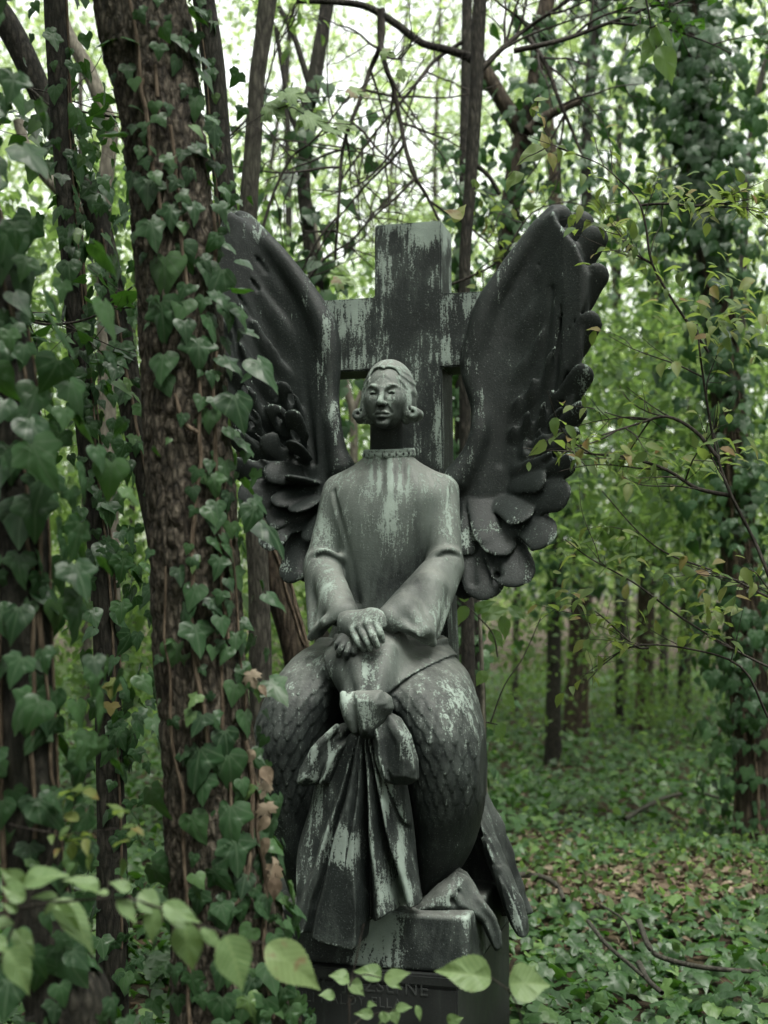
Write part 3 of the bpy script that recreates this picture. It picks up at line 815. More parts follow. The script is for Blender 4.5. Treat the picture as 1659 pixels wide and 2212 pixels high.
# ---- sash: knot, loops and hanging ends --------------------------------
def build_sash():
    K = Vol(S(715, 1610, -.5)-np.array([0, .14, 0]), S(865, 1480, -.5)+np.array([0, .14, 0]), 0.004)
    K.add(stack(S_rows([(1592, 770, 815, -.50, .04), (1575, 756, 828, -.505, .055), (1550, 744, 842, -.51, .066), (1520, 736, 846, -.51, .068), (1502, 742, 836, -.505, .055), (1492, 756, 820, -.50, .035)]), 2.4), 0)
    stroke(K, [S(758, 1520, -.60), S(764, 1550, -.60), S(780, 1590, -.575)], [.014, .020, .012], .02, True)
    stroke(K, [S(838, 1525, -.585), S(812, 1558, -.60), S(795, 1590, -.58)], [.006, .012, .010], .02, True)
    stroke(K, [S(742, 1500, -.545), S(752, 1540, -.565), S(764, 1580, -.56)], [.012, .016, .010], .012)
    K.add(pillow([S(x, y, -.57) for x, y in [(762, 1494), (822, 1492), (836, 1520), (822, 1556), (804, 1596), (776, 1596), (764, 1556), (756, 1520)]], -.548, .044, .028, -.12), .006)
    K.add(pillow([S(x, y, -.55) for x, y in [(742, 1506), (760, 1494), (766, 1540), (778, 1592), (760, 1584), (742, 1548)]], -.535, .038, .02, .2), .006)
    K.add(pillow([S(x, y, -.55) for x, y in [(824, 1494), (842, 1506), (848, 1530), (826, 1566), (806, 1594), (812, 1560)]], -.53, .042, .02, -.2), .006)
    K.warp(lambda X, Y, Z: 0.005*(fbm(X*18, Y*18, Z*14, 33)-.5))
    v, f = K.mesh()
    bronze_obj('sash_knot', v, f, lambda v: .28 + blob(v, [(797, 1540, 20, 34, .42), (795, 1496, 40, 10, -.25), (762, 1550, 10, 28, -.6), (750, 1505, 14, 12, .2), (830, 1510, 20, 15, -.1), (790, 1590, 40, 12, -.5)]), lambda v: .45 + blob(v, [(790, 1590, 50, 15, -.5)]), statue)  # darker along the left crease and at the knot's lower end
    for s in (-1, 1):
        V = Vol(S(630 if s < 0 else 780, 1715, -.5)-np.array([0, .16, 0]), S(770 if s < 0 else 925, 1530, -.5)+np.array([0, .14, 0]), 0.0045)
        if s < 0:
            V.add(pillow([S(x, y, -.52) for x, y in [(756, 1562), (728, 1566), (698, 1592), (668, 1626), (652, 1660), (646, 1688), (658, 1698), (690, 1694), (716, 1664), (742, 1622), (760, 1600)]], -.50, .055, .03, .5), 0)
            V.add(pillow([S(x, y, -.53) for x, y in [(752, 1590), (726, 1604), (704, 1640), (690, 1696), (712, 1690), (734, 1650), (756, 1612)]], -.515, .045, .025, .4), .012)
            stroke(V, [S(738, 1580, -.545), S(700, 1630, -.565), S(682, 1680, -.56)], [.008, .013, .010], .016, True)
            stroke(V, [S(728, 1570, -.535), S(680, 1620, -.555), S(662, 1670, -.545)], [.010, .014, .012], .02)
            e = [(680, 1630, 22, 40, .45), (715, 1640, 12, 50, .4), (697, 1640, 7, 40, -.6), (672, 1680, 22, 12, .45)]
        else:
            V.add(pillow([S(x, y, -.53) for x, y in [(808, 1552), (834, 1540), (860, 1552), (884, 1590), (900, 1640), (902, 1684), (884, 1696), (846, 1698), (824, 1668), (806, 1610)]], -.50, .060, .03, -.25), 0)
            V.add(pillow([S(x, y, -.54) for x, y in [(802, 1560), (820, 1552), (838, 1590), (846, 1640), (852, 1698), (826, 1690), (808, 1640)]], -.525, .045, .025, .2), .012)
            stroke(V, [S(828, 1555, -.555), S(845, 1610, -.580), S(850, 1670, -.58)], [.008, .012, .010], .016, True)
            stroke(V, [S(842, 1550, -.535), S(872, 1600, -.555), S(888, 1660, -.545)], [.010, .014, .012], .02)
            e = [(882, 1615, 22, 35, .38), (815, 1565, 12, 22, .4), (820, 1660, 15, 22, .3), (845, 1620, 12, 60, -.35), (880, 1665, 25, 12, -.3)]
        V.warp(lambda X, Y, Z: 0.004*(fbm(X*16, Y*16, Z*16, 31)-.5))
        v, f = V.mesh()
        bronze_obj('bow_loop', v, f, lambda v: .24 + blob(v, e), .10, statue)
    V = Vol(S(620, 2070, -.5)-np.array([0, .18, 0]), S(930, 1560, -.5)+np.array([0, .25, 0]), 0.005)
    V.add(stack(S_rows([(2060, 630, 912, -.44, .10), (1960, 640, 908, -.44, .105), (1930, 648, 904, -.43, .11), (1850, 657, 898, -.42, .115), (1750, 674, 886, -.42, .11), (1680, 690, 872, -.43, .10), (1640, 710, 850, -.45, .085), (1600, 745, 830, -.47, .07), (1575, 765, 820, -.48, .05)]), 2.6), 0)
    c = S(792, 1540, -.5)
    def fold(X, Y, Z):
        th = np.arctan2(X-c[0], np.maximum(c[2]-Z, .02))
        th = th + .075*(fbm(X*5, Y*3, Z*4.5, 43, 2)-.5)*np.clip((c[2]-Z-.1)/.3, 0, 1)
        r = np.clip((c[2]-Z)/.35, 0.15, 1)
        def rg(t0, w): return np.exp(-((th-t0)/w)**2)
        z = -.022*rg(-.050, .028) + .046*rg(.010, .030) - .036*rg(-.15, .075) + .024*rg(-.232, .022) - .018*rg(-.285, .03) + .010*rg(-.085, .016)
        z = z - .026*rg(.085, .040) + .026*rg(.150, .030) - .024*rg(.215, .042) + .012*rg(.275, .025)
        lp = np.where(th < .0, -.018, .012)*np.clip((c[2]-Z-.30)/.2, 0, 1)
        return (1.25*z*r + lp)*np.clip((-.38-Y)/.06, 0, 1) + 0.004*(fbm(X*10, Y*10, Z*5, 41)-.5)
    V.warp(fold)
    hem = [(600, 1500), (640, 1990), (642, 2006), (700, 2032), (764, 2048), (773, 2040), (776, 2004), (806, 1994), (836, 1976), (870, 1968), (912, 1962), (915, 1900), (905, 1500)]
    pf = prism([S(x, y, -.54) for x, y in hem])
    V.clip(lambda X, Y, Z: pf(X, Y, Z) + 0*Y, .006)
    V.sub(cap(S(640, 2040, -.38), S(900, 2000, -.38), .03), .01)
    v, f = V.mesh()
    def pat(v):
        return .27 + blob(v, [(742, 1830, 38, 52, .52), (722, 1870, 14, 30, .2), (720, 1720, 30, 30, .12), (690, 1720, 12, 60, .35), (672, 1840, 10, 60, .2), (790, 1640, 14, 30, .15), (835, 1730, 12, 60, .6), (868, 1850, 12, 80, .6), (868, 1930, 32, 30, .6), (835, 1900, 30, 40, .28), (800, 1930, 30, 25, .05), (745, 1650, 20, 30, .25), (710, 1960, 60, 60, -.35), (752, 1740, 16, 30, -.25), (690, 1900, 30, 30, -.2), (800, 1830, 10, 80, .1)])
    bronze_obj('sash_end', v, f, pat, lambda v: .06, statue)
build_sash()

# ---- cloak, foot, step --------------------------------------------------
def build_lower():
    V = Vol(S(560, 2090, 0)-np.array([0, .45, 0]), S(1160, 1640, 0)+np.array([0, .30, 0]), 0.0055)
    # cloak falling behind the right knee down to the plinth
    rim = [(1030, 1700, .0), (1046, 1770, -.02), (1066, 1830, -.05), (1088, 1890, -.08), (1112, 1950, -.10), (1124, 1985, -.10)]
    for i in range(len(rim)-1):
        a, b = rim[i], rim[i+1]
        V.add(cap(S(*a), S(*b), .012+.0016*i, .0136+.0016*i), .03)
        V.add(flat(S(a[0]-44, a[1]+4, .16), S(b[0]-44, b[1]+4, .16), 60*PX, 66*PX, .03, (.15, -1, 0)), .03)
        V.add(flat(S(a[0]-3, a[1], a[2]+.09), S(b[0]-3, b[1], b[2]+.09), .09, .10, .012, (1, .12, .2)), .03)
    zc = S(1110, 2010, -.05)[2]
    V.clip(lambda X, Y, Z: zc-Z + 0*X + 0*Y, .01)
    # foot under its fold of cloth, spilling over the corner of the step
    V.add(cap(S(950, 1880, -.20), S(966, 1952, -.24), .055, .065), .03)
    V.add(cap(S(985, 1890, -.24), S(992, 1915, -.27), .026, .032), .03)
    V.add(pillow([S(x, y, -.28) for x, y in [(900, 1962), (915, 1940), (952, 1905), (984, 1884), (1006, 1896), (1026, 1930), (1048, 1958), (1066, 1986), (1076, 2020), (1078, 2056), (1066, 2062), (1050, 2030), (1036, 1996), (1012, 1978), (950, 1972)]], -.27, .062, .04, .35), .03)
    stroke(V, [S(1005, 1890, -.24), S(1035, 1945, -.28), S(1066, 1985, -.27), S(1080, 2040, -.25)], [.010, .013, .012, .006], .02)
    stroke(V, [S(965, 1905, -.30), S(975, 1940, -.33), S(985, 1962, -.34)], [.004, .008, .005], .014, True)
    stroke(V, [S(990, 1925, -.32), S(1020, 1960, -.33), S(1046, 1995, -.30)], [.004, .008, .006], .014, True)
    V.warp(lambda X, Y, Z: 0.004*(fbm(X*12, Y*12, Z*8, 51)-.5) + .012*(fbm(X*7, Y*7, Z*5, 52, 2)-.5))
    v, f = V.mesh()
    bronze_obj('cloak', v, f, lambda v: .16 + blob(v, [(1060, 1830, 25, 50, .30), (1110, 1940, 20, 50, .45), (1120, 1990, 20, 20, .3), (990, 1905, 14, 24, .42), (960, 1945, 30, 14, .25), (1060, 2020, 12, 40, .12)]),
               lambda v: .12 + blob(v, [(970, 1930, 50, 30, .30), (1030, 1970, 30, 25, .2), (1060, 2020, 14, 40, .15)]), statue)
    V2 = V; V = Vol(S(560, 2000, 0)-np.array([0, .35, 0]), S(720, 1880, 0)+np.array([0, .15, 0]), 0.006)
    # seat cloth at the left
    V.add(cap(S(610, 1930, -.10), S(650, 1945, -.2), .05, .05), .03)
    V.add(flat(S(598, 1955, -.12), S(660, 1962, -.2), .016, .02, .08, (0, -1, .1)), .02)
    v, f = V.mesh()
    bronze_obj('seat_cloth', v, f, .2, .3, statue)
    # step block
    x0, x1 = S(560, 2040, -.42)[0], S(1012, 2040, -.40)[0]
    z1 = S(900, 1974, -.41)[2]; z0 = S(760, 2091, -.45)[2]
    B = Vol((x0-.03, -.50, z0-.02), (x1+.10, .50, z1+.06), 0.006)
    def bx(X, Y, Z):
        t = (z1-Z)/(z1-z0)
        q = [np.abs(X-(x0+x1)/2)-(x1-x0)/2-.012*t, np.maximum(-.415-.02*t-Y, Y-.43), np.maximum(z0-Z, Z-z1)]
        return smax(smax(q[0], q[1], .016), q[2], .012)
    B.add((bx, (x0-.03, -.47, z0), (x1+.05, .45, z1)), 0)
    B.warp(lambda X, Y, Z: 0.003*(fbm(X*12, Y*12, Z*12, 61)-.5))
    v, f = B.mesh()
    bronze_obj('step', v, f, lambda v: .28 + blob(v, [(815, 2030, 45, 60, .52), (835, 1990, 40, 30, .3), (780, 2070, 18, 25, .3), (880, 2070, 60, 25, .12), (1020, 2000, 14, 30, .2), (930, 2030, 70, 50, -.1)]), lambda v: .05 + .25*(v[:, 2] > z1-.012), statue)
    return z0
ZP = build_lower()

# ---- pedestal -----------------------------------------------------------
ped = thing('pedestal', 'dark stone pedestal with a carved inscription under the bronze angel', 'pedestal', tuple(SO), TH)
px1 = S(990, 2110, -.46)[0]; px0 = S(770, 2110, -.46)[0]*2-px1
pz = ZP-0.002
box_part('cap_slab', (px0, -.46, pz-.035), (px1, .46, pz), ped, None, None, .006, 2, STONE)
box_part('shaft', (px0+.003, -.457, -.3), (px1-.003, .457, pz-.036), ped, None, None, .006, 2, STONE)
def letter_mat():
    t = NT('incised_letters')
    return t.done(t.bsdf(t.ramp(t.noise(t.coord('Object'), 40, 3), [(0.3, (0.022, 0.026, 0.025)), (0.7, (0.055, 0.06, 0.057))]), 0.7, 0.3))
LET = letter_mat()
def inscribe(body, px, py, size):
    c = bpy.data.curves.new('inscription', 'FONT')
    c.body = body; c.size = size; c.extrude = 0.0015; c.align_x = 'RIGHT'; c.space_character = 1.12
    tmp = bpy.data.objects.new('inscription', c); COL.objects.link(tmp)
    bpy.context.view_layer.update()
    me = bpy.data.meshes.new_from_object(tmp.evaluated_get(bpy.context.evaluated_depsgraph_get()))
    bpy.data.objects.remove(tmp); me.name = 'inscription'
    p = S(px, py, -.458)
    me.transform(Matrix.Translation(Vector((p[0], -.4577, p[2]))) @ Matrix.Rotation(math.pi/2, 4, 'X'))
    me.materials.clear()
    return obj('inscription', me, LET, ped)
inscribe('SZAB\u00d3 J\u00d3ZSEFN\u00c9', 925, 2152, 0.055)
inscribe('KMILI K\u00c1LDY ELLA', 868, 2180, 0.042)
# ------------------------------------------------------------------ plant materials
def leaf_mat(name, ramp, trans=(0.10, 0.22, 0.03), tf=0.35, rough=0.42, spec=0.4, veins=None, vcol=(0.12, 0.19, 0.09), spots=None):
    """ramp: colours over the per-leaf random value; veins 'palmate' or 'pinnate' drawn from the leaf's own UVs"""
    t = NT(name)
    r = t.attr('rnd')
    c = t.ramp(r, ramp)
    if veins:
        uv = t.n('ShaderNodeUVMap').outputs[0]
        sp = t.n('ShaderNodeSeparateXYZ'); t.l(uv, sp.inputs[0])
        ax = t.math('ABSOLUTE', sp.outputs[0]); yy = sp.outputs[1]
        if veins == 'palmate':
            ang = t.math('ARCTAN2', ax, t.math('ADD', yy, 0.0))
            rr = t.math('SQRT', t.math('ADD', t.math('MULTIPLY', ax, ax), t.math('MULTIPLY', yy, yy)))
            best = None
            for a0 in (0.0, 0.62, 1.25):
                d = t.math('MULTIPLY', t.math('ABSOLUTE', t.math('SUBTRACT', ang, a0)), rr)
                best = d if best is None else t.math('MINIMUM', best, d)
        else:
            w = t.math('MULTIPLY_ADD', ax, -0.9, yy)
            fr = t.math('ABSOLUTE', t.math('SUBTRACT', t.math('FRACT', t.math('MULTIPLY', w, 8.0)), 0.5))
            best = t.math('MINIMUM', ax, t.math('MULTIPLY_ADD', fr, 0.10, 0.004))
        m = t.n('ShaderNodeMapRange', interpolation_type='SMOOTHSTEP'); t.l(best, m.inputs[0])
        m.inputs[1].default_value = 0.008; m.inputs[2].default_value = 0.034; m.inputs[3].default_value = 0.6; m.inputs[4].default_value = 0
        c = t.mix(m.outputs[0], c, vcol)
    oc = t.coord('Object')
    nz = t.noise(oc, 16, 4, 0.6)
    c = t.mix(t.math('MULTIPLY', t.math('SUBTRACT', nz, 0.35, clamp=True), 0.9), c, tuple(x*0.45 for x in ramp[0][1]))
    if spots:
        ms = t.n('ShaderNodeMapRange', interpolation_type='SMOOTHSTEP')
        t.l(t.math('MULTIPLY_ADD', r, 0.22, t.noise(oc, spots[1], 4, 0.65)), ms.inputs[0]); ms.inputs[1].default_value = 0.76; ms.inputs[2].default_value = 0.82
        c = t.mix(ms.outputs[0], c, spots[0])
    b = t.bsdf(c, t.math('MULTIPLY_ADD', nz, 0.2, rough-.1), spec, t.bump(nz, 0.004, 0.35))
    tr = t.n('ShaderNodeBsdfTranslucent')
    tc = t.mix(t.math('MULTIPLY', r, 0.5), trans, tuple(min(1, x*1.5) for x in trans))
    t.l(tc, tr.inputs[0])
    mx = t.n('ShaderNodeMixShader'); mx.inputs[0].default_value = tf
    t.l(b, mx.inputs[1]); t.l(tr.outputs[0], mx.inputs[2])
    return t.done(mx.outputs[0])

def bark_mat(name, c0, c1, c2, ridge=(30, 30, 5), bump=0.012, moss=0.25):
    t = NT(name)
    oc = t.coord('Object', scale=(1, 1, ridge[2]/ridge[0]))
    v = t.voro(oc, ridge[0], 'DISTANCE_TO_EDGE')
    n = t.noise(oc, ridge[0]*0.8, 6, 0.65, 0.6)
    big = t.noise(t.coord('Object'), 5, 4)
    fine = t.noise(t.coord('Object'), 90, 4, 0.7)
    k = t.math('MULTIPLY_ADD', n, 0.8, t.math('MULTIPLY', v, 0.9))
    k = t.math('MULTIPLY_ADD', t.math('SUBTRACT', fine, 0.5), 0.35, k)
    c = t.ramp(k, [(0.30, c0), (0.55, c1), (0.85, c2)])
    c = t.mix(t.math('MULTIPLY', t.math('SUBTRACT', big, 0.42, clamp=True), 2*moss), c, (0.045, 0.055, 0.032))
    return t.done(t.bsdf(c, 0.85, 0.25, t.bump(k, bump, 0.9)))

BARK_ROUGH = bark_mat('rough_bark', (0.008, 0.0075, 0.006), (0.056, 0.047, 0.035), (0.165, 0.145, 0.112), (62, 62, 24), 0.016, .3)
BARK_DARK = bark_mat('dark_bark', (0.005, 0.0048, 0.004), (0.019, 0.0178, 0.0138), (0.055, 0.051, 0.040), (52, 52, 14), 0.010)
BARK_BROWN = bark_mat('brown_bark', (0.010, 0.008, 0.0055), (0.040, 0.031, 0.021), (0.098, 0.080, 0.055), (40, 40, 9), 0.012, .1)
BARK_PALE = bark_mat('pale_bark', (0.06, 0.055, 0.043), (0.12, 0.112, 0.088), (0.20, 0.188, 0.15), (40, 40, 12), 0.006, .2)
BARK_GREY = bark_mat('grey_bark', (0.014, 0.0133, 0.0105), (0.044, 0.042, 0.033), (0.092, 0.088, 0.070), (44, 44, 12), 0.007, .3)
VINE = bark_mat('vine_bark', (0.035, 0.026, 0.017), (0.095, 0.073, 0.050), (0.17, 0.135, 0.095), (70, 70, 16), 0.004, .05)
TWIG = bark_mat('twig_bark', (0.010, 0.0085, 0.007), (0.030, 0.026, 0.021), (0.065, 0.057, 0.047), (90, 90, 20), 0.002, .1)

IVY = leaf_mat('ivy_leaf', [(0, (0.013, 0.038, 0.015)), (0.5, (0.031, 0.078, 0.029)), (0.85, (0.056, 0.122, 0.042)), (1, (0.10, 0.175, 0.055))], (0.05, 0.15, 0.012), 0.24, 0.40, 0.36, 'palmate', (0.085, 0.135, 0.075))
IVY_FAR = leaf_mat('ivy_leaf_far', [(0, (0.020, 0.052, 0.018)), (0.6, (0.046, 0.105, 0.034)), (1, (0.115, 0.20, 0.058))], (0.08, 0.22, 0.02), 0.26, 0.42, 0.4)
FRESH = leaf_mat('fresh_leaf', [(0, (0.085, 0.155, 0.055)), (0.6, (0.125, 0.21, 0.085)), (1, (0.175, 0.25, 0.10))], (0.18, 0.29, 0.06), 0.35, 0.5, 0.35, 'pinnate', (0.24, 0.34, 0.14), ((0.16, 0.11, 0.06), 9))
YELLOW = leaf_mat('autumn_leaf', [(0, (0.05, 0.10, 0.03)), (0.5, (0.10, 0.15, 0.045)), (0.85, (0.165, 0.19, 0.06)), (0.95, (0.16, 0.12, 0.045)), (1, (0.14, 0.07, 0.025))], (0.22, 0.32, 0.06), 0.4, 0.55, 0.3, None, (.2, .2, .1), ((0.13, 0.07, 0.025), 26))
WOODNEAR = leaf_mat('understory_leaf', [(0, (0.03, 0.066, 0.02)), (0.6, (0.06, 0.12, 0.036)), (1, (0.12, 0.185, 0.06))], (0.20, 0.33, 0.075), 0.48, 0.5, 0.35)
WOODFAR = leaf_mat('hazy_canopy_leaf', [(0, (0.07, 0.12, 0.04)), (0.6, (0.12, 0.19, 0.07)), (1, (0.19, 0.26, 0.11))], (0.40, 0.54, 0.18), 0.55, 0.55, 0.3)  # paler than the nearer leaves: haze and glow put into the colour
LITTER = leaf_mat('dry_leaf', [(0, (0.045, 0.032, 0.021)), (0.5, (0.11, 0.083, 0.056)), (0.85, (0.20, 0.16, 0.11)), (1, (0.30, 0.26, 0.19))], (0.15, 0.11, 0.06), 0.1, 0.75, 0.2)

# ------------------------------------------------------------------ leaf shapes (x across, y from stalk to tip, z up)
def smooth_outline(p):
    p = np.array(p, float); n = len(p); out = []
    tip = int(np.argmax(p[:, 1]))
    for i in range(n):
        a, b, c, e = p[i-1], p[i], p[(i+1) % n], p[(i+2) % n]
        out.append(tuple(b))
        m = (b+c)/2 if i in (tip, (tip-1) % n) else (-a+9*b+9*c-e)/16
        out.append(tuple(m))
    return out

def leaf_template(kind):
    if kind in ('ivy', 'ivylobe'):
        if kind == 'ivy':
            o = [(0, .05), (.13, -.07), (.30, -.08), (.45, .03), (.50, .18), (.45, .33), (.34, .47), (.24, .62), (.13, .82), (0, 1.0)]
        else:
            o = [(0, .05), (.12, -.08), (.28, -.10), (.44, -.06), (.47, .08), (.58, .26), (.40, .36), (.27, .46), (.22, .64), (.11, .84), (0, 1.0)]
        pts = o + [(-x, y) for x, y in o[-2:0:-1]]
        pts = smooth_outline(pts)
        c = (0, .26); rings = (0.5, 1.0)
        zf = lambda x, y: -.16*abs(x)**1.3 - .16*max(y-.3, 0)**2 + .05*math.cos(abs(x)*9)*(abs(x) > .1)
    elif kind == 'ivysmall':
        o = [(0, .06), (.26, -.08), (.50, .12), (.36, .44), (0, 1.0)]
        pts = o + [(-x, y) for x, y in o[-2:0:-1]]
        c = (0, .3); rings = (1.0,)
        zf = lambda x, y: -.18*abs(x) - .12*max(y-.3, 0)**2
    elif kind == 'ovate':
        o = [(0, 0), (.16, .06), (.29, .2), (.34, .36), (.31, .53), (.20, .73), (.075, .91), (0, 1.06)]
        pts = o + [(-x, y) for x, y in o[-2:0:-1]]
        pts = [(x*(1.05 if i % 2 else .99), y) for i, (x, y) in enumerate(smooth_outline(smooth_outline(pts)))]
        c = (0, .4); rings = (0.5, 1.0)
        zf = lambda x, y: .22*abs(x) - .28*(y-.35)**2 + .03*math.sin(y*9)*(abs(x) > .1)
    elif kind == 'slim':
        o = [(0, 0), (.17, .13), (.28, .38), (.20, .70), (0, 1.0)]
        pts = o + [(-x, y) for x, y in o[-2:0:-1]]
        c = (0, .42); rings = (1.0,)
        zf = lambda x, y: .25*abs(x) - .25*(y-.4)**2
    elif kind == 'maple':
        o = [(0, .02), (.10, -.06), (.36, -.02), (.30, .10), (.56, .32), (.42, .38), (.46, .56), (.22, .48), (.18, .66), (.24, .72), (0, 1.0)]
        pts = o + [(-x, y) for x, y in o[-2:0:-1]]
        c = (0, .28); rings = (0.5, 1.0)
        zf = lambda x, y: -.15*abs(x)+.06*math.sin(8*abs(x))
    elif kind == 'diamond':
        v = np.array([(0, 0, 0), (.30, .42, .08), (0, 1, -.12), (-.30, .42, .08)], float)
        return v, np.array([(0, 1, 2), (0, 2, 3)]), v[:, :2]
    v = [c]; n = len(pts)
    for s in rings:
        v += [(c[0]+(x-c[0])*s, c[1]+(y-c[1])*s) for x, y in pts]
    f = [(0, 1+i, 1+(i+1) % n) for i in range(n)]
    for k in range(len(rings)-1):
        for i in range(n):
            a, b = 1+k*n+i, 1+k*n+(i+1) % n
            d, e = a+n, b+n
            f += [(a, d, e), (a, e, b)]
    uv = np.array(v)
    V = np.array([(x, y, zf(x, y)) for x, y in v])
    return V, np.array(f), uv
TEMPL = {k: leaf_template(k) for k in ('ivy', 'ivylobe', 'ivysmall', 'ovate', 'slim', 'maple', 'diamond')}

def unit(v): return v/np.maximum(np.linalg.norm(v, axis=-1, keepdims=True), 1e-9)

class Leaves:
    def __init__(s): s.b = []
    def add(s, kind, pos, tip, nrm, size, rnd=None, curl=0.25, width=None):
        """pos, tip direction, face normal (N,3), size (N,)"""
        pos = np.atleast_2d(np.asarray(pos, float)); n = len(pos)
        if n == 0: return
        tip = unit(np.broadcast_to(np.asarray(tip, float), (n, 3))); nrm = np.broadcast_to(np.asarray(nrm, float), (n, 3))
        xa = unit(np.cross(tip, nrm)); za = np.cross(xa, tip)
        size = np.broadcast_to(np.asarray(size, float), (n,))
        V, Fc, UV = TEMPL[kind]
        cu = rng.normal(0, curl, n); cx = rng.normal(0, curl, n); wd = rng.uniform(.85, 1.12, n) if width is None else np.broadcast_to(width, (n,))
        x, y, z = V[:, 0][None]*wd[:, None], V[:, 1][None], V[:, 2][None]
        z = z*rng.uniform(.4, 1.5, n)[:, None] - np.abs(cu)[:, None]*y*y + cx[:, None]*x*y + .5*cu[:, None]*x*x
        sk = rng.normal(0, .10, n)[:, None]
        x = x + sk*y*y
        co = pos[:, None, :] + size[:, None, None]*(x[..., None]*xa[:, None, :] + y[..., None]*tip[:, None, :] + z[..., None]*za[:, None, :])
        rnd = rng.uniform(0, 1, n) if rnd is None else np.broadcast_to(rnd, (n,))
        s.b.append((co.reshape(-1, 3), Fc[None]+(np.arange(n)*len(V))[:, None, None], np.tile(UV, (n, 1)), np.repeat(rnd, len(V))))
    def mesh(s, name):
        o = 0; fs = []
        for v, f, u, r in s.b:
            fs.append(f.reshape(-1, 3)+o); o += len(v)
        return npmesh(name, np.concatenate([b[0] for b in s.b]), np.concatenate(fs), np.concatenate([b[2] for b in s.b]), {'rnd': np.concatenate([b[3] for b in s.b])})
    def build(s, name, mat, parent=None):
        return obj(name, s.mesh(name), mat, parent) if s.b else None

# ------------------------------------------------------------------ tubes
def tube(pts, r, sides=8, rough=0.0, fr=6.0, seed=0, close=True):
    """(verts, quads) of a tube along pts (N,3) with radii r (N,)"""
    pts = np.asarray(pts, float); r = np.asarray(r, float); n = len(pts)
    t = unit(np.gradient(pts, axis=0))
    ref = np.array([0.0, -1, 0]) if abs(t[:, 1]).mean() < .8 else np.array([1.0, 0, 0])
    a = unit(np.cross(t, ref)); b = np.cross(t, a)
    an = np.linspace(0, 2*math.pi, sides, endpoint=False)
    ring = np.cos(an)[None, :, None]*a[:, None, :] + np.sin(an)[None, :, None]*b[:, None, :]
    rr = np.broadcast_to(r[:, None], (n, sides)).copy()
    if rough > 0:
        q = pts[:, None, :] + ring*r[:, None, None]
        rr *= 1 + rough*2*(fbm(q[..., 0]*fr, q[..., 1]*fr, q[..., 2]*fr*.35, seed)-.5)
    v = (pts[:, None, :] + ring*rr[..., None]).reshape(-1, 3)
    i = np.arange(n-1)[:, None]*sides; j = np.arange(sides)[None]; j2 = (j+1) % sides
    f = np.stack([i+j, i+j2, i+sides+j2, i+sides+j], -1).reshape(-1, 4)
    return v, f

class Tubes:
    def __init__(s): s.v = []; s.f = []; s.o = 0
    def add(s, pts, r, sides=6, smooth=4, **kw):
        pts = np.asarray(pts, float)
        r = np.interp(np.linspace(0, 1, len(pts)), np.linspace(0, 1, np.size(r)), np.atleast_1d(r))
        q = crom(np.hstack([pts, r[:, None]]), smooth)
        v, f = tube(q[:, :3], np.maximum(q[:, 3], .0004), sides, **kw)
        s.v.append(v); s.f.append(f+s.o); s.o += len(v)
    def build(s, name, mat, parent=None):
        if not s.v: return None
        return obj(name, npmesh(name, np.concatenate(s.v), np.concatenate(s.f)), mat, parent)

def rv(n=1): return unit(rng.normal(size=(n, 3)))

def sprout(T, L, p, d, ln, r, depth, leaf=None, gravity=0.0, wob=.35, nb=3, ends=None):
    """a wandering twig with side twigs; leaf = (kind, size, per metre)"""
    n = max(3, int(ln/.12)+2); pts = [np.array(p, float)]; d = unit(np.array(d, float))
    for i in range(n):
        d = unit(d + rng.normal(size=3)*wob/math.sqrt(n) + np.array([0, 0, -gravity/n]))
        pts.append(pts[-1]+d*ln/n)
    pts = np.array(pts)
    T.add(pts, [r, r*.35], 5 if r > .006 else 4, 2)
    if leaf and L is not None and depth <= 1:
        k, sz, pm = leaf; m = max(1, rng.poisson(pm*ln))
        t = rng.uniform(.15, 1, m)*(len(pts)-1); i = t.astype(int).clip(0, len(pts)-2)
        q = pts[i]+(pts[i+1]-pts[i])*(t-i)[:, None]
        dd = unit(unit(pts[i+1]-pts[i])*.5 + rv(m)*.8 + np.array([0, 0, -.25]))
        L.add(k, q, dd, np.array([0, -.25, 1])+rng.normal(size=(m, 3))*.45, sz*rng.uniform(.55, 1.2, m))
    if depth > 0:
        for i in range(nb):
            t = rng.uniform(.2, .95); k = int(t*(len(pts)-1))
            sprout(T, L, pts[k], unit(d*.6+rv()[0]*.9), ln*rng.uniform(.35, .65), r*.5, depth-1, leaf, gravity, wob, nb)
    return pts
# ------------------------------------------------------------------ ground
def gz(x, y):
    return 0.10*(fbm(np.asarray(x)*.35, np.asarray(y)*.35, 0*np.asarray(x), 71)-.5)

def ground_mat():
    t = NT('forest_floor')
    oc = t.coord('Object')
    a = t.noise(oc, 3, 6, 0.65); b = t.noise(oc, 30, 5, 0.7); v = t.voro(oc, 22, 'F1', 'Color')
    sp = t.n('ShaderNodeSeparateColor'); t.l(v, sp.inputs[0])
    c = t.ramp(b, [(0.3, (0.012, 0.009, 0.006)), (0.55, (0.035, 0.025, 0.017)), (0.8, (0.075, 0.055, 0.036))])
    c = t.mix(t.math('MULTIPLY', t.math('GREATER_THAN', sp.outputs[0], 0.72), 0.6), c, (0.10, 0.072, 0.045))
    c = t.mix(t.math('MULTIPLY', t.math('SUBTRACT', a, 0.45, clamp=True), 1.4), c, (0.025, 0.04, 0.014))
    return t.done(t.bsdf(c, 0.95, 0.15, t.bump(b, 0.03, 1.0)))
gx = np.concatenate([[-400, -150, -70], np.linspace(-40, 40, 161), [70, 150, 400]])
gy = np.concatenate([[-200, -60, -20], np.linspace(-6, 60, 165), [90, 180, 600]])
GX, GY = np.meshgrid(gx, gy, indexing='ij'); GZ = gz(GX, GY)
n0, n1 = GX.shape
ii = (np.arange(n0-1)[:, None]*n1+np.arange(n1-1)[None]).ravel()
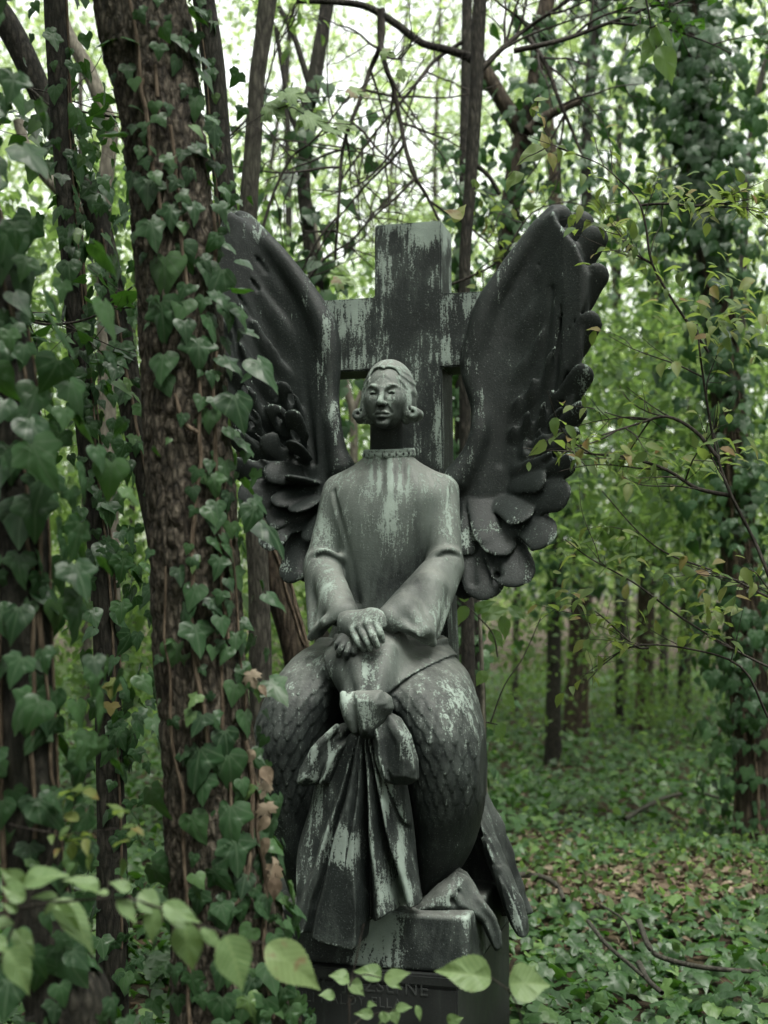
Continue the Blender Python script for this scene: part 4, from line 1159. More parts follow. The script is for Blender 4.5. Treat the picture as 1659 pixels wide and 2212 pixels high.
gf = np.stack([ii, ii+n1, ii+n1+1, ii+1], 1)
tag(obj('ground', npmesh('ground', np.stack([GX, GY, GZ], -1).reshape(-1, 3), gf), ground_mat()), kind='structure')

PATCH = [(1.35, 7.5, 1.7, 0.75), (-1.4, 10.5, .8, 1.2), (3.2, 8.0, 1.0, .5), (.9, 8.6, .5, .4)]
def bare(x, y):
    r = np.zeros_like(x)
    for cx, cy, rx, ry in PATCH:
        r = np.maximum(r, np.clip(1.5-1.2*np.sqrt(((x-cx)/rx)**2+((y-cy)/ry)**2), 0, 1))
    return np.clip(r + .9*(fbm(x*.9, y*.9, 0*x, 77)-.55), 0, 1)

def scatter(n, y0, y1, pw=1.0):
    y = y0+(y1-y0)*rng.uniform(0, 1, n)**pw
    x = rng.uniform(-1, 1, n)*(.31*y+.7)
    return x, y

L = Leaves()
for n, y0, y1, s0, s1, kinds in ((8500, 3.4, 8, .045, .10, ('ivy', 'ivylobe')), (12500, 8, 14, .045, .095, ('ivysmall',)), (15000, 14, 27, .05, .11, ('ivysmall',))):
    x, y = scatter(n, y0, y1)
    keep = rng.uniform(0, 1, n) > bare(x, y)*1.02
    # keep clear of the pedestal
    q = np.stack([x-SO[0], y-SO[1]], 1) @ RS[:2, :2]
    keep &= ~((np.abs(q[:, 0]) < .40) & (np.abs(q[:, 1]) < .50))
    x, y = x[keep], y[keep]; m = len(x)
    a = rng.uniform(0, 2*math.pi, m)
    hum = fbm(x*1.3, y*1.3, 0*x, 78)
    z = gz(x, y)+.02+.20*rng.uniform(0, 1, m)**1.5*np.clip(hum*1.6-.2, .2, 1)
    tip = np.stack([np.cos(a), np.sin(a)-.35, rng.normal(-.25, .3, m)], 1)
    nr = np.stack([rng.normal(0, .35, m), rng.normal(-.25, .35, m), np.ones(m)], 1)
    sz = s0+(s1-s0)*rng.uniform(0, 1, m)**1.7
    rn = np.clip(rng.normal(.45, .25, m)+.25*(fbm(x*.6, y*.6, 0*x, 79)-.5), 0, 1)
    h = rng.integers(0, len(kinds), m)
    for k, kd in enumerate(kinds):
        w_ = h == k
        L.add(kd, np.stack([x, y, z], 1)[w_], tip[w_], nr[w_], sz[w_], rn[w_], .3)
tag(L.build('ground_ivy', IVY_FAR), 'carpet of small dark ivy leaves covering the forest floor', 'ground cover', kind='stuff')

L = Leaves()
x, y = scatter(9000, 3.4, 24)
x2 = rng.normal(1.35, 1.3, 7500); y2 = rng.normal(7.5, .6, 7500)
x = np.concatenate([x, x2]); y = np.concatenate([y, y2])
keep = rng.uniform(0, 1, len(x)) < np.clip(.8*bare(x, y)+.2, 0, 1)
x, y = x[keep], y[keep]; m = len(x); a = rng.uniform(0, 2*math.pi, m)
L.add('slim', np.stack([x, y, gz(x, y)+rng.uniform(.005, .05, m)], 1), np.stack([np.cos(a), np.sin(a), rng.normal(0, .25, m)], 1),
      np.stack([rng.normal(0, .5, m), rng.normal(-.2, .5, m), np.ones(m)], 1), rng.uniform(.03, .085, m), None, .5)
tag(L.build('leaf_litter', LITTER), 'dry brown and tan leaves scattered on the bare patches of soil', 'leaf litter', kind='stuff')

# thin weedy shoots on the bare patch
L = Leaves()
x = rng.normal(1.3, 1.5, 2300); y = rng.normal(7.6, .8, 2300)
L.add('slim', np.stack([x, y, gz(x, y)+rng.uniform(.02, .16, 2300)], 1), rv(2300)*.8+np.array([0, 0, .2]), np.array([0, -.3, 1])+rng.normal(size=(2300, 3))*.5, rng.uniform(.03, .07, 2300))
x = rng.uniform(-4, 6, 1500); y = rng.uniform(9, 20, 1500)
L.add('slim', np.stack([x, y, gz(x, y)+rng.uniform(.05, .5, 1500)], 1), rv(1500)*.8+np.array([0, 0, .1]), np.array([0, -.3, 1])+rng.normal(size=(1500, 3))*.5, rng.uniform(.05, .09, 1500))
tag(L.build('weeds', WOODNEAR), 'low bright green seedlings sprouting through the ivy carpet', 'weeds', kind='stuff')

# ------------------------------------------------------------------ trees
def path_px(pp, Y, up=2.5, down=True, jit=.0):
    """pp rows (px, py, width px) from top to bottom -> centre line and radii in the world"""
    pp = np.array(pp, float)
    Ys = np.broadcast_to(np.asarray(Y, float), (len(pp),))
    pts = np.array([P(a[0], a[1], y) for a, y in zip(pp, Ys)])
    r = pp[:, 2]/2*Ys/F
    if up:
        d = unit(pts[0]-pts[1]) ; d[2] = max(d[2], .5); d = unit(d)
        pts = np.vstack([pts[0]+d*up, pts[0]+d*up*.4, pts]); r = np.concatenate([[r[0]*.75, r[0]*.9], r])
    if down and pts[-1][2] > .05:
        e = pts[-1].copy(); d = pts[-1]-pts[-2]; k = min((e[2])/max(-d[2], .2), 3)
        f = e+d*0.4*k; f[2] = -.12
        g = (e+f)/2
        pts = np.vstack([pts, g, f]); r = np.concatenate([r, [r[-1]*1.08, r[-1]*1.3]])
    q = crom(np.hstack([pts, r[:, None]]), 6)
    return q[:, :3], q[:, 3]

def make_tree(name, label, pp, Y, bark, group=None, sides=14, rough=.10, up=2.5, down=True, limbs=(), cat='tree', fr=7.0):
    pts, r = path_px(pp, Y, up, down)
    base = pts[-1].copy(); base[2] = 0
    t = thing(name, label, cat, tuple(float(c) for c in base), 0, group)
    off = base
    v, f = tube(pts-off, r, sides, rough, fr, int(base[0]*100) % 97)
    obj('trunk', npmesh('trunk', v, f), bark, t)
    for lp in limbs:
        lpts, lr = path_px(lp[0], lp[1], 0, False)
        v, f = tube(lpts-off, lr, 8, rough, fr, 5)
        obj('limb', npmesh('limb', v, f), lp[2] if len(lp) > 2 else bark, t)
    return t, pts, r, off

def ivy_on(L, pts, r, n, size, out=(0, .05), t0=0., t1=1., hw=2.2, kinds=('ivy', 'ivylobe'), ctr=0.0, off=0, rb=None, dens=None):
    seg = np.linalg.norm(np.diff(pts, axis=0), axis=1); cum = np.concatenate([[0], np.cumsum(seg)])/seg.sum()
    t = rng.uniform(t0, t1, n)
    if dens is not None:
        t = t[rng.uniform(0, 1, n) < dens(t)]; n = len(t)
    c = np.stack([np.interp(t, cum, pts[:, i]) for i in range(3)], 1); rr = np.interp(t, cum, r)
    tc = unit(np.stack([-c[:, 0], -c[:, 1], 0*t], 1)); sd = np.stack([-tc[:, 1], tc[:, 0], 0*t], 1)
    th = ctr+rng.normal(0, hw/2, n)
    o = np.cos(th)[:, None]*tc+np.sin(th)[:, None]*sd
    u = out[0]+(out[1]-out[0])*rng.uniform(0, 1, n)**1.8
    s = size[0]+(size[1]-size[0])*rng.uniform(0, 1, n)**2
    p = c+o*(rr+.006+u)[:, None]
    tip = np.array([0, 0, -1.0])+sd*rng.normal(0, .45, n)[:, None]+o*rng.uniform(-.05, .55, n)[:, None]
    nr = o*.75+np.array([0, 0, .55])+rng.normal(size=(n, 3))*.28
    p = p - unit(tip)*(s*.3)[:, None]
    h = rng.integers(0, len(kinds), n)
    rn = np.clip(rng.normal(.42, .25, n), 0, 1) if rb is None else np.clip(rng.normal(rb, .2, n), 0, 1)
    for k, kd in enumerate(kinds):
        m = h == k
        L.add(kd, (p-off)[m], tip[m], nr[m], s[m], rn[m], .22)

def vines_on(T, pts, r, n, off, rad_=.006, lo=0, hi=1.0, spread=1.3):
    m = len(pts)
    for k in range(n):
        a0, a1 = sorted(rng.uniform(lo, hi, 2))
        if a1-a0 < .15: a1 = min(hi, a0+.3)
        i = np.unique(np.linspace(a0*(m-1), a1*(m-1), 14).astype(int))
        th = rng.uniform(-spread, spread)+np.cumsum(rng.normal(0, .09, len(i)))
        c = pts[i]; tc = unit(np.stack([-c[:, 0], -c[:, 1], 0*c[:, 0]], 1)); sd = np.stack([-tc[:, 1], tc[:, 0], 0*c[:, 0]], 1)
        q = c+(np.cos(th)[:, None]*tc+np.sin(th)[:, None]*sd)*(r[i]*1.03+rad_*.5)[:, None]
        rr = rad_*rng.uniform(.6, 1.3)
        T.add(q-off, [rr*.6, rr, rr*1.1], 6, 3)

def ivy_thing(label, off, L, T=None, group=None):
    t = thing('climbing_ivy', label, 'ivy', tuple(float(c) for c in off), 0, group)
    L.build('leaves', IVY, t)
    if T is not None: T.build('vine', VINE, t)
    return t

def shade_crown(t, off, boxes, mat, size=.08, leaf='slim'):
    """leaf clumps around given centres (x,y,z,radius,count), part of tree t"""
    L = Leaves()
    for x, y, z, rd, n in boxes:
        c = np.array([x, y, z])
        k = max(1, n//40)
        for q in range(k):
            cc = c+rv()[0]*rd*rng.uniform(.2, 1)*np.array([1, 1, .6]); m = n//k
            p = cc+rng.normal(size=(m, 3))*rd*np.array([.3, .3, .12])
            L.add(leaf, p-off, rv(m)+np.array([0, 0, -.3]), np.array([0, 0, 1])+rng.normal(size=(m, 3))*.45, size*rng.uniform(.7, 1.3, m))
    return L.build('shade_crown', mat, t)

# ---- the big ivy-clad trunk in front, left of the statue ----------------
BIGP = [(303, 0, 212), (330, 150, 196), (352, 300, 192), (368, 450, 190), (382, 600, 190), (392, 738, 192), (402, 900, 194), (412, 1050, 196), (420, 1200, 198), (428, 1350, 200), (440, 1500, 204), (455, 1650, 212), (470, 1800, 222), (487, 1950, 240), (500, 2080, 262), (508, 2212, 290)]
YB = 3.3
def big_tree():
    pts, r = path_px(BIGP, YB, 2.6, True)
    base = pts[-1].copy(); base[2] = 0
    t = thing('ivy_clad_tree', 'thick rough-barked trunk wrapped in large ivy leaves standing left of the angel', 'tree', tuple(float(c) for c in base))
    # bark: plates between vertical cracks, built into the surface
    q = crom(np.hstack([pts, r[:, None]]), 6); P_, R_ = q[:, :3], q[:, 3]
    n, S_ = len(P_), 150
    tt = unit(np.gradient(P_, axis=0)); a = unit(np.cross(tt, np.array([0, -1.0, 0]))); b = np.cross(tt, a)
    an = np.linspace(0, 2*math.pi, S_, endpoint=False)
    ring = np.cos(an)[None, :, None]*a[:, None]+np.sin(an)[None, :, None]*b[:, None]
    w_ = P_[:, None]+ring*R_[:, None, None]
    X, Yy, Z = w_[..., 0], w_[..., 1], w_[..., 2]
    wx = .02*(fbm(X*9, Yy*9, Z*4, 3)-.5)
    rg = 1-np.abs(2*vnoise((X+wx)*62, (Yy+wx)*62, Z*19, 4)-1)
    rg2 = 1-np.abs(2*vnoise(X*130, Yy*130, Z*60, 6)-1)
    dsp = .012*(fbm(X*6, Yy*6, Z*3, 8)-.5)*2 - .0095*np.clip(rg-.55, 0, 1)*2.2 - .003*rg2
    flare = .05*np.clip(.55-Z, 0, 1)*np.maximum(np.cos(an*3+1)[None], 0)
    v = (w_+ring*(dsp+flare)[..., None]-base).reshape(-1, 3)
    i = np.arange(n-1)[:, None]*S_; j = np.arange(S_)[None]; j2 = (j+1) % S_
    f = np.stack([i+j, i+j2, i+S_+j2, i+S_+j], -1).reshape(-1, 4)
    obj('trunk', npmesh('trunk', v, f), BARK_ROUGH, t)
    shade_crown(t, base, [(-1.2, 3.0, 5.2, 1.4, 1500), (-.2, 4.2, 6.0, 1.5, 1500), (-2.2, 4.2, 5.6, 1.5, 1300), (-.8, 2.0, 5.8, 1.4, 1200)], WOODNEAR, .09)  # unseen leaves added overhead to shade the foreground
    return pts, r, base
bp, br, bo = big_tree()

Z1 = [(700, 260, 150, -60), (850, 250, 120, 80), (1070, 210, 120, 20), (1185, 270, 140, 30), (1030, 320, 100, 10), (870, 540, 90, 0), (885, 685, 90, 80), (1000, 690, 90, 0), (1100, 700, 80, 20), (1040, 770, 100, 10), (740, 850, 180, -80), (860, 830, 80, 0), (930, 815, 70, 0), (920, 880, 80, 0), (910, 980, 90, 0), (1000, 970, 60, 40), (1095, 1030, 110, 20), (1180, 1000, 90, 0), (940, 1055, 90, 0), (1100, 1095, 80, 0), (850, 1160, 120, -20), (1010, 1140, 100, 30), (1130, 1190, 100, -20), (1220, 1140, 110, 10), (955, 1230, 190, 10), (1110, 1380, 170, 0), (1265, 1350, 150, 40), (1195, 1270, 100, 20), (1000, 1490, 210, 10), (1190, 1470, 90, 20), (1190, 1640, 180, 20), (1330, 1690, 110, 20), (910, 1660, 80, 0), (1070, 1755, 260, 10), (1340, 1760, 130, 0), (1410, 1810, 220, 10), (1190, 1880, 110, 0), (1450, 1940, 190, 20), (980, 1960, 110, 0), (1180, 1990, 160, -10), (1310, 1960, 100, 0), (1060, 2050, 260, 20), (1200, 2120, 150, 0), (1380, 2120, 180, 10), (1560, 1870, 150, 50), (1480, 1580, 130, 60), (1590, 1690, 120, 60), (1480, 1240, 110, 60), (1570, 2040, 160, 50), (1620, 2150, 120, 50), (770, 1410, 140, -70), (1380, 760, 110, 50), (1400, 930, 120, 40), (1410, 1080, 100, 30), (1330, 400, 120, 40), (1300, 60, 120, 40)]
Z2 = [(1050, 150, 200, -20), (1290, 50, 200, 10), (1500, 130, 180, 30), (1070, 280, 130, 0), (1380, 230, 100, 0), (1300, 390, 100, 10), (1345, 490, 140, 0), (1540, 430, 240, 20), (1390, 390, 90, 20), (1500, 590, 120, 40), (1180, 500, 90, 0), (1360, 800, 90, 10), (1460, 820, 140, 10), (1265, 860, 100, -10), (1390, 900, 140, 0), (1250, 980, 100, 0), (1490, 1030, 130, 0), (1400, 1080, 120, 0), (1250, 1100, 70, -30), (1400, 1160, 130, 10), (1490, 1210, 100, 0), (1400, 1310, 110, 0), (1470, 1270, 100, 30), (1220, 1340, 70, 0), (1495, 1350, 120, 20), (1425, 1450, 140, 0), (1250, 1440, 100, 0), (1170, 1510, 120, 10), (1490, 1565, 90, 20), (1250, 1640, 170, 0), (1180, 1760, 190, -20), (1430, 1650, 90, 0), (1400, 1710, 130, 10), (1500, 1720, 110, 10), (1440, 1830, 130, 0), (1280, 1910, 210, 10), (1140, 2040, 220, -10), (1530, 1930, 120, 0), (1460, 2020, 120, 0), (1380, 2010, 90, 0), (1590, 2120, 130, 30), (1590, 1830, 100, 20), (1600, 670, 150, 50), (1640, 1130, 170, 0), (1720, 190, 260, 50), (1760, 1210, 260, 40), (1780, 1660, 160, 60), (1800, 2240, 200, 50)]
Z3 = [(1510, 60, 140, 0), (1290, 260, 150, -20), (1390, 240, 110, 20), (1470, 380, 180, 0), (1600, 250, 160, 10), (1280, 530, 270, -10), (1500, 560, 240, 0), (1310, 680, 180, 0), (1000, 770, 220, 20), (1480, 900, 260, 0), (1260, 930, 200, 0), (1540, 1110, 220, 10), (1420, 1260, 200, 20), (1580, 1300, 150, 0), (1030, 1240, 220, 30), (1100, 1380, 150, 0), (1260, 1330, 120, 0), (1280, 1420, 150, 0), (1460, 1510, 170, 0), (1600, 1640, 150, 0), (1440, 1890, 170, 0), (1190, 1900, 150, 0), (1270, 1980, 130, 0), (1150, 2080, 120, 0), (1440, 2120, 200, 0), (1580, 2100, 180, 0), (1620, 1960, 120, 0), (1660, 500, 150, 30), (1720, 700, 150, 50), (1700, 1000, 150, 40), (1740, 1430, 160, 20), (1800, 1700, 180, 20), (1760, 1900, 190, 10), (1820, 2050, 180, 0), (1700, 2120, 180, 0), (1880, 2160, 150, 0)]
def big_ivy():
    L = Leaves(); T = Tubes()
    ctr = np.array([P(a[0], a[1], YB) for a in BIGP])
    for zs, oy, sc_ in ((Z1, 0, .3335), (Z2, 738, .3335), (Z3, 1475, .3333)):
        for zx, zy, ln, ang in zs:
            px, py, s = zx*sc_, oy+zy*sc_, ln*sc_*1.12
            b = np.array(BIGP); cx = np.interp(py, b[:, 1], b[:, 0]); hw = np.interp(py, b[:, 1], b[:, 2])/2
            k = (px-cx)/hw
            y = YB-hw*YB/F*math.sqrt(max(1-k*k, 0))-.012-.02*rng.uniform()
            if abs(k) > 1: y = YB-.04-.10*rng.uniform()
            p = P(px, py, y); a = rad(ang)+rng.normal(0, .22)
            o = np.array([np.clip(k, -1, 1)*.7, -.8, 0])
            if abs(ang) > 35: o = np.array([.25*np.sign(ang), -.45, .9])
            tip = np.array([math.sin(a), -.28*rng.uniform(.2, 1.6), -math.cos(a)])
            S_ = s*y/F
            nr = o*.8+np.array([0, 0, .5])+rng.normal(size=3)*.22
            L.add('ivy' if rng.uniform() < .62 else 'ivylobe', p-bo-unit(tip)*S_*.38, tip, nr, S_, np.clip(rng.normal(.5, .22), 0, 1), .2)
    # small leaves filling in along the stems, thick on the right-hand side
    dn = lambda t: np.clip(.35+.65*np.exp(-((t-.42)/.07)**2)+.5*np.clip((t-.6)*2, 0, 1), 0, 1)
    ivy_on(L, bp, br, 260, (.02, .055), (0, .02), .36, .98, 1.6, off=bo, ctr=.35, dens=dn)
    ivy_on(L, bp, br, 150, (.03, .07), (0, .05), .36, .98, .9, off=bo, ctr=1.25)
    ivy_on(L, bp, br, 90, (.03, .07), (0, .05), .80, 1, 2.2, off=bo)
    # the pale stems
    for q in ([(280, 0), (292, 60), (300, 130), (304, 190), (315, 240), (324, 320), (330, 370), (342, 420), (352, 480)], [(335, 140), (340, 210)], [(368, 270), (376, 330), (380, 390), (388, 430), (392, 520), (404, 620)],
              [(425, 780), (432, 850), (430, 930), (434, 1000), (424, 1060), (415, 1180), (416, 1260), (412, 1330), (428, 1440)], [(468, 760), (460, 830), (464, 900), (466, 1000), (470, 1080), (476, 1180), (480, 1260), (492, 1380)],
              [(415, 1340), (420, 1430), (442, 1540), (450, 1620)], [(455, 1990), (520, 1940), (540, 1850), (545, 1700), (530, 1600)], [(460, 440), (466, 520), (462, 600)], [(378, 850), (395, 910), (428, 935)], [(560, 1660), (556, 1800), (575, 1900), (570, 2050), (590, 2200)]):
        pts = []
        for px, py in q:
            b = np.array(BIGP); cx = np.interp(py, b[:, 1], b[:, 0]); hw = np.interp(py, b[:, 1], b[:, 2])/2
            k = np.clip((px-cx)/hw, -1.05, 1.05); pts.append(P(px, py, YB-hw*YB/F*math.sqrt(max(1-k*k, 0))-.006)-bo)
        T.add(pts, [.0042, .006, .0055], 6, 4)
    vines_on(T, bp, br, 3, bo, .0045, .4, .98, 1.5)
    D = Leaves()
    for px, py, s in ((568, 1655, 34), (578, 1690, 30), (575, 1735, 34), (582, 1765, 30), (580, 1810, 32), (590, 1850, 40), (595, 1895, 36), (310, 168, 26), (540, 1450, 30), (548, 1620, 26), (470, 1990, 26), (600, 1870, 30), (560, 1480, 22)):
        p = P(px, py, YB-.10-.05*rng.uniform())
        D.add('maple' if rng.uniform() < .4 else 'ovate', p-bo, np.array([rng.normal(0, .5), -.3, -1]), np.array([.2, -1, .3])+rng.normal(size=3)*.4, s*1.25*YB/F, rng.uniform(.3, .95), .55)
    t_ = ivy_thing('large glossy ivy leaves and tan stems climbing the thick trunk beside the angel', bo, L, T)
    D.build('withered_leaves', LITTER, t_)
big_ivy()

# ---- other trees near the front --------------------------------------
def ivied(label, ilabel, pp, Y, bark, leaves, name='ivy_clad_tree', vines=3, limbs=(), vr=.005, **kw):
    t, pts, r, off = make_tree(name, label, pp, Y, bark, limbs=limbs, **kw)
    if ilabel:
        L = Leaves(); T = Tubes()
        for spec in leaves: ivy_on(L, pts, r, off=off, **spec)
        if vines: vines_on(T, pts, r, vines, off, vr)
        ivy_thing(ilabel, off, L, T if vines else None)
    return t, pts, r, off

ivied('broad dark trunk at the left edge smothered in hanging ivy, flared at its foot', 'heavy curtain of big ivy leaves on the broad trunk at the left edge',
      [(-150, 60, 84), (-80, 330, 94), (-10, 620, 104), (32, 900, 108), (50, 1200, 112), (60, 1500, 116), (72, 1800, 124), (92, 2000, 140), (125, 2120, 165), (150, 2212, 190)], 2.9, BARK_DARK,
      [dict(n=150, size=(.05, .115), out=(0, .16), t0=.34, t1=.90, hw=1.9, ctr=.25), dict(n=85, size=(.045, .10), out=(.02, .24), t0=.30, t1=.66, hw=2.0, ctr=.35), dict(n=55, size=(.04, .09), out=(0, .14), t0=.6, t1=1, hw=1.8, ctr=.4)], vines=5, sides=40, rough=.14, up=1.5)
ivied('slim upright trunk with small ivy leaves between the left edge and the thick trunk', 'small-leaved ivy strung along the slim trunk left of the thick one',
      [(118, 0, 50), (125, 150, 46), (134, 300, 44), (150, 500, 46), (165, 700, 46), (184, 900, 48), (205, 1100, 50), (222, 1300, 52), (232, 1500, 56), (238, 1700, 60), (242, 1850, 64)], 4.4, BARK_DARK,
      [dict(n=260, size=(.035, .085), out=(0, .12), t0=.22, t1=.95, hw=2.2, ctr=.5), dict(n=170, size=(.04, .09), out=(0, .30), t0=.42, t1=.80, hw=1.5, ctr=1.2)], vines=3, up=2.0)
ivied('dark trunk leaning from the upper left corner down behind the thick trunk', 'sparse ivy on the leaning dark trunk in the upper left',
      [(-40, -20, 56), (20, 60, 54), (75, 170, 52), (118, 280, 46), (155, 350, 42), (195, 420, 50), (222, 520, 52), (246, 640, 54), (266, 760, 56), (290, 900, 58), (335, 1100, 60), (375, 1350, 62)], 5.2, BARK_DARK,
      [dict(n=120, size=(.04, .10), out=(0, .16), t0=.35, t1=.8, hw=2.2)], name='leaning_tree', vines=2, up=1.5)
make_tree('crooked_tree', 'pale crooked trunk bending through the leaves at the upper left', [(122, 10, 30), (150, 80, 32), (190, 150, 33), (214, 210, 34), (238, 275, 36), (236, 320, 36), (228, 390, 36), (222, 480, 38), (226, 620, 38), (232, 900, 40), (240, 1300, 42)], 7.0, BARK_PALE, limbs=[([(40, 260, 26), (60, 330, 26), (100, 380, 28), (140, 420, 30), (205, 470, 30)], 6.95)])
ivied('straight dark trunk directly right of the thick trunk, top of the photo', 'leafy ivy shoots on the straight dark trunk right of the thick one',
      [(440, 0, 52), (452, 80, 52), (462, 160, 50), (470, 250, 48), (478, 350, 48), (488, 450, 50), (490, 600, 52), (470, 800, 54), (450, 1100, 58), (450, 1500, 64)], 5.4, BARK_DARK,
      [dict(n=70, size=(.035, .08), out=(0, .08), t0=.25, t1=.6, hw=2.0)], vines=1)
make_tree('slender_tree', 'slender grey trunk rising behind the tip of the left wing', [(578, 0, 40), (568, 80, 38), (556, 160, 36), (550, 250, 36), (545, 340, 38), (538, 430, 40), (535, 600, 40), (540, 900, 44), (560, 1300, 48)], 6.2, BARK_GREY)
ivied('thin dark trunk with a knotted bend above the left arm of the cross', 'dark ivy bunched low on the thin trunk left of the cross top',
      [(708, 0, 32), (698, 60, 32), (686, 130, 32), (676, 190, 32), (664, 235, 34), (660, 300, 30), (656, 400, 30), (664, 480, 30), (674, 560, 32), (684, 640, 34), (690, 900, 38), (700, 1300, 42)], 7.6, BARK_DARK,
      [dict(n=420, size=(.05, .11), out=(0, .55), t0=.40, t1=.75, hw=2.6, kinds=('ivysmall',), rb=.35)], vines=0, limbs=[([(602, 15, 12), (632, 70, 13), (655, 140, 14), (672, 195, 15)], 7.6), ([(596, 60, 10), (612, 160, 11), (625, 230, 12), (650, 310, 13)], 7.6)])
make_tree('slender_tree', 'straight dark ringed trunk just right of the cross top', [(1037, 0, 30), (1032, 100, 30), (1028, 200, 29), (1022, 300, 28), (1016, 400, 26), (1008, 500, 24), (1004, 580, 25), (1004, 800, 26), (1010, 1300, 30)], 6.6, BARK_DARK,
          limbs=[([(640, 2, 14), (720, 4, 15), (790, 14, 17), (850, 48, 19), (910, 92, 19), (960, 106, 20), (1010, 122, 22), (1040, 145, 24)], 6.9), ([(1080, 420, 10), (1055, 380, 11), (1020, 350, 12)], 6.6, BARK_DARK)])
ivied('forked ivy-hung tree behind the right wing with one limb bent to the right', 'ivy bunched on the forked tree behind the right wing',
      [(1186, -10, 34), (1168, 60, 34), (1158, 150, 34), (1146, 230, 36), (1134, 285, 42), (1116, 360, 44), (1104, 440, 44), (1098, 520, 44), (1080, 700, 46), (1040, 1000, 50), (980, 1300, 54), (940, 1500, 58)], 8.2, BARK_BROWN,
      [dict(n=520, size=(.05, .11), out=(0, .40), t0=.33, t1=.72, hw=2.6, kinds=('ivysmall', 'ivy'), rb=.35)], vines=0,
      limbs=[([(1036, 140, 36), (1062, 178, 36), (1090, 225, 38), (1126, 280, 40)], 8.2), ([(1254, 218, 18), (1220, 232, 20), (1180, 252, 24), (1140, 285, 28)], 8.1)])
ivied('pale slender trunk behind the right wing tip, brown towards its foot', 'ivy low on the pale slender trunk beyond the right wing', [(1182, 100, 24), (1180, 220, 24), (1186, 300, 25), (1196, 380, 26), (1198, 460, 26), (1200, 600, 28), (1216, 820, 32), (1240, 1050, 36), (1256, 1200, 40), (1248, 1420, 44), (1240, 1590, 54)], 15.0, BARK_BROWN,
      [dict(n=900, size=(.06, .13), out=(0, .8), t0=.45, t1=.85, hw=2.6, kinds=('ivysmall',), rb=.45)], name='slender_tree', vines=2, vr=.012, sides=12)
ivied('dark trunk above the right wing, ivy on its lower half', 'ivy on the dark trunk above the right wing',
      [(1284, 60, 26), (1276, 170, 26), (1270, 240, 26), (1266, 330, 25), (1266, 420, 26), (1262, 520, 26), (1235, 800, 27), (1212, 1050, 29), (1199, 1300, 30), (1196, 1480, 32), (1195, 1640, 40)], 12.6, BARK_DARK,
      [dict(n=900, size=(.06, .12), out=(0, .7), t0=.2, t1=.85, hw=2.6, kinds=('ivysmall',), rb=.35)], vines=0)
ivied('tall trunk buried in dark ivy along the right side of the photo', 'billowing dark ivy that covers the tall trunk at the right side',
      [(1476, -20, 58), (1490, 120, 60), (1502, 260, 64), (1518, 400, 68), (1538, 560, 70), (1556, 700, 72), (1574, 900, 74), (1590, 1100, 76), (1602, 1300, 78), (1618, 1500, 84), (1636, 1680, 100)], 8.6, BARK_BROWN,
      [dict(n=1500, size=(.06, .14), out=(0, .75), t0=.12, t1=.55, hw=3.0, rb=.36), dict(n=900, size=(.06, .13), out=(0, .42), t0=.4, t1=.9, hw=2.4, rb=.36), dict(n=160, size=(.05, .11), out=(0, .30), t0=.85, t1=1, hw=2.4, ctr=-.6)], vines=8, vr=.009, sides=20, rough=.12, up=3)
ivied('brown peeling trunk below the left wing, close behind the angel', 'few ivy leaves on the brown peeling trunk below the left wing',
      [(540, 1000, 56), (560, 1100, 58), (580, 1180, 60), (600, 1260, 62), (622, 1340, 62), (640, 1420, 64), (652, 1520, 66)], 6.3, BARK_BROWN,
      [dict(n=16, size=(.04, .07), out=(0, .05), t0=.55, t1=.85, hw=2.0)], name='peeling_tree', vines=4, vr=.009, sides=24, rough=.18, up=.8)
for k, (lab, il, pp, Y, brk, nl) in enumerate([
    ('reddish trunk standing alone in the ivy carpet, right of centre', 'ivy on the upper half of the lone reddish trunk', [(1420, 700, 30), (1410, 900, 32), (1402, 1100, 34), (1397, 1300, 36), (1394, 1460, 38), (1390, 1580, 46)], 15.6, BARK_BROWN, 420),
    ('slim trunk beside the ivy-buried tall one, mid distance', 'ivy on the slim trunk beside the tall one', [(1500, 800, 24), (1490, 1000, 26), (1486, 1200, 27), (1480, 1400, 28), (1478, 1540, 34)], 17.5, BARK_DARK, 300)]):
    ivied(lab, il, pp, Y, brk, [dict(n=nl*2, size=(.06, .13), out=(0, .95), t0=.1, t1=.78, hw=2.6, kinds=('ivysmall',), rb=.3)], name='ivy_clad_tree', vines=2, vr=.012, sides=12)
make_tree('forked_sapling', 'young forked tree seen through the gap left of the angel\u2019s head', [(742, 800, 15), (752, 850, 17), (762, 890, 19), (764, 940, 19), (764, 1000, 20), (764, 1100, 20), (766, 1400, 22)], 9.0, BARK_PALE, up=1.2, limbs=[([(798, 790, 9), (782, 840, 10), (764, 890, 12)], 9.0)])
make_tree('bare_sapling', 'pale bare sapling stem close to the right knee', [(1036, 1330, 8), (1040, 1420, 9), (1043, 1520, 9), (1046, 1640, 10), (1050, 1780, 11)], 5.5, BARK_PALE, up=.15, sides=8)
ivied('dark thin trunk behind the pale sapling at the right knee', 'ivy sprays on the dark thin trunk behind the right knee', [(1020, 1180, 24), (1024, 1260, 24), (1028, 1340, 25), (1032, 1430, 25), (1036, 1520, 26)], 6.8, BARK_DARK,
      [dict(n=60, size=(.04, .08), out=(0, .16), t0=.3, t1=.9, hw=2.4, rb=.65)], vines=2, up=.6)
ivied('dark trunk seen through the gap right of the angel\u2019s neck', 'ivy leaves filling the gap right of the angel\u2019s neck', [(1000, 700, 30), (998, 850, 32), (996, 1000, 32), (994, 1200, 34)], 8.0, BARK_DARK,
      [dict(n=330, size=(.05, .12), out=(0, .35), t0=.25, t1=.85, hw=2.4, rb=.6)], vines=0)

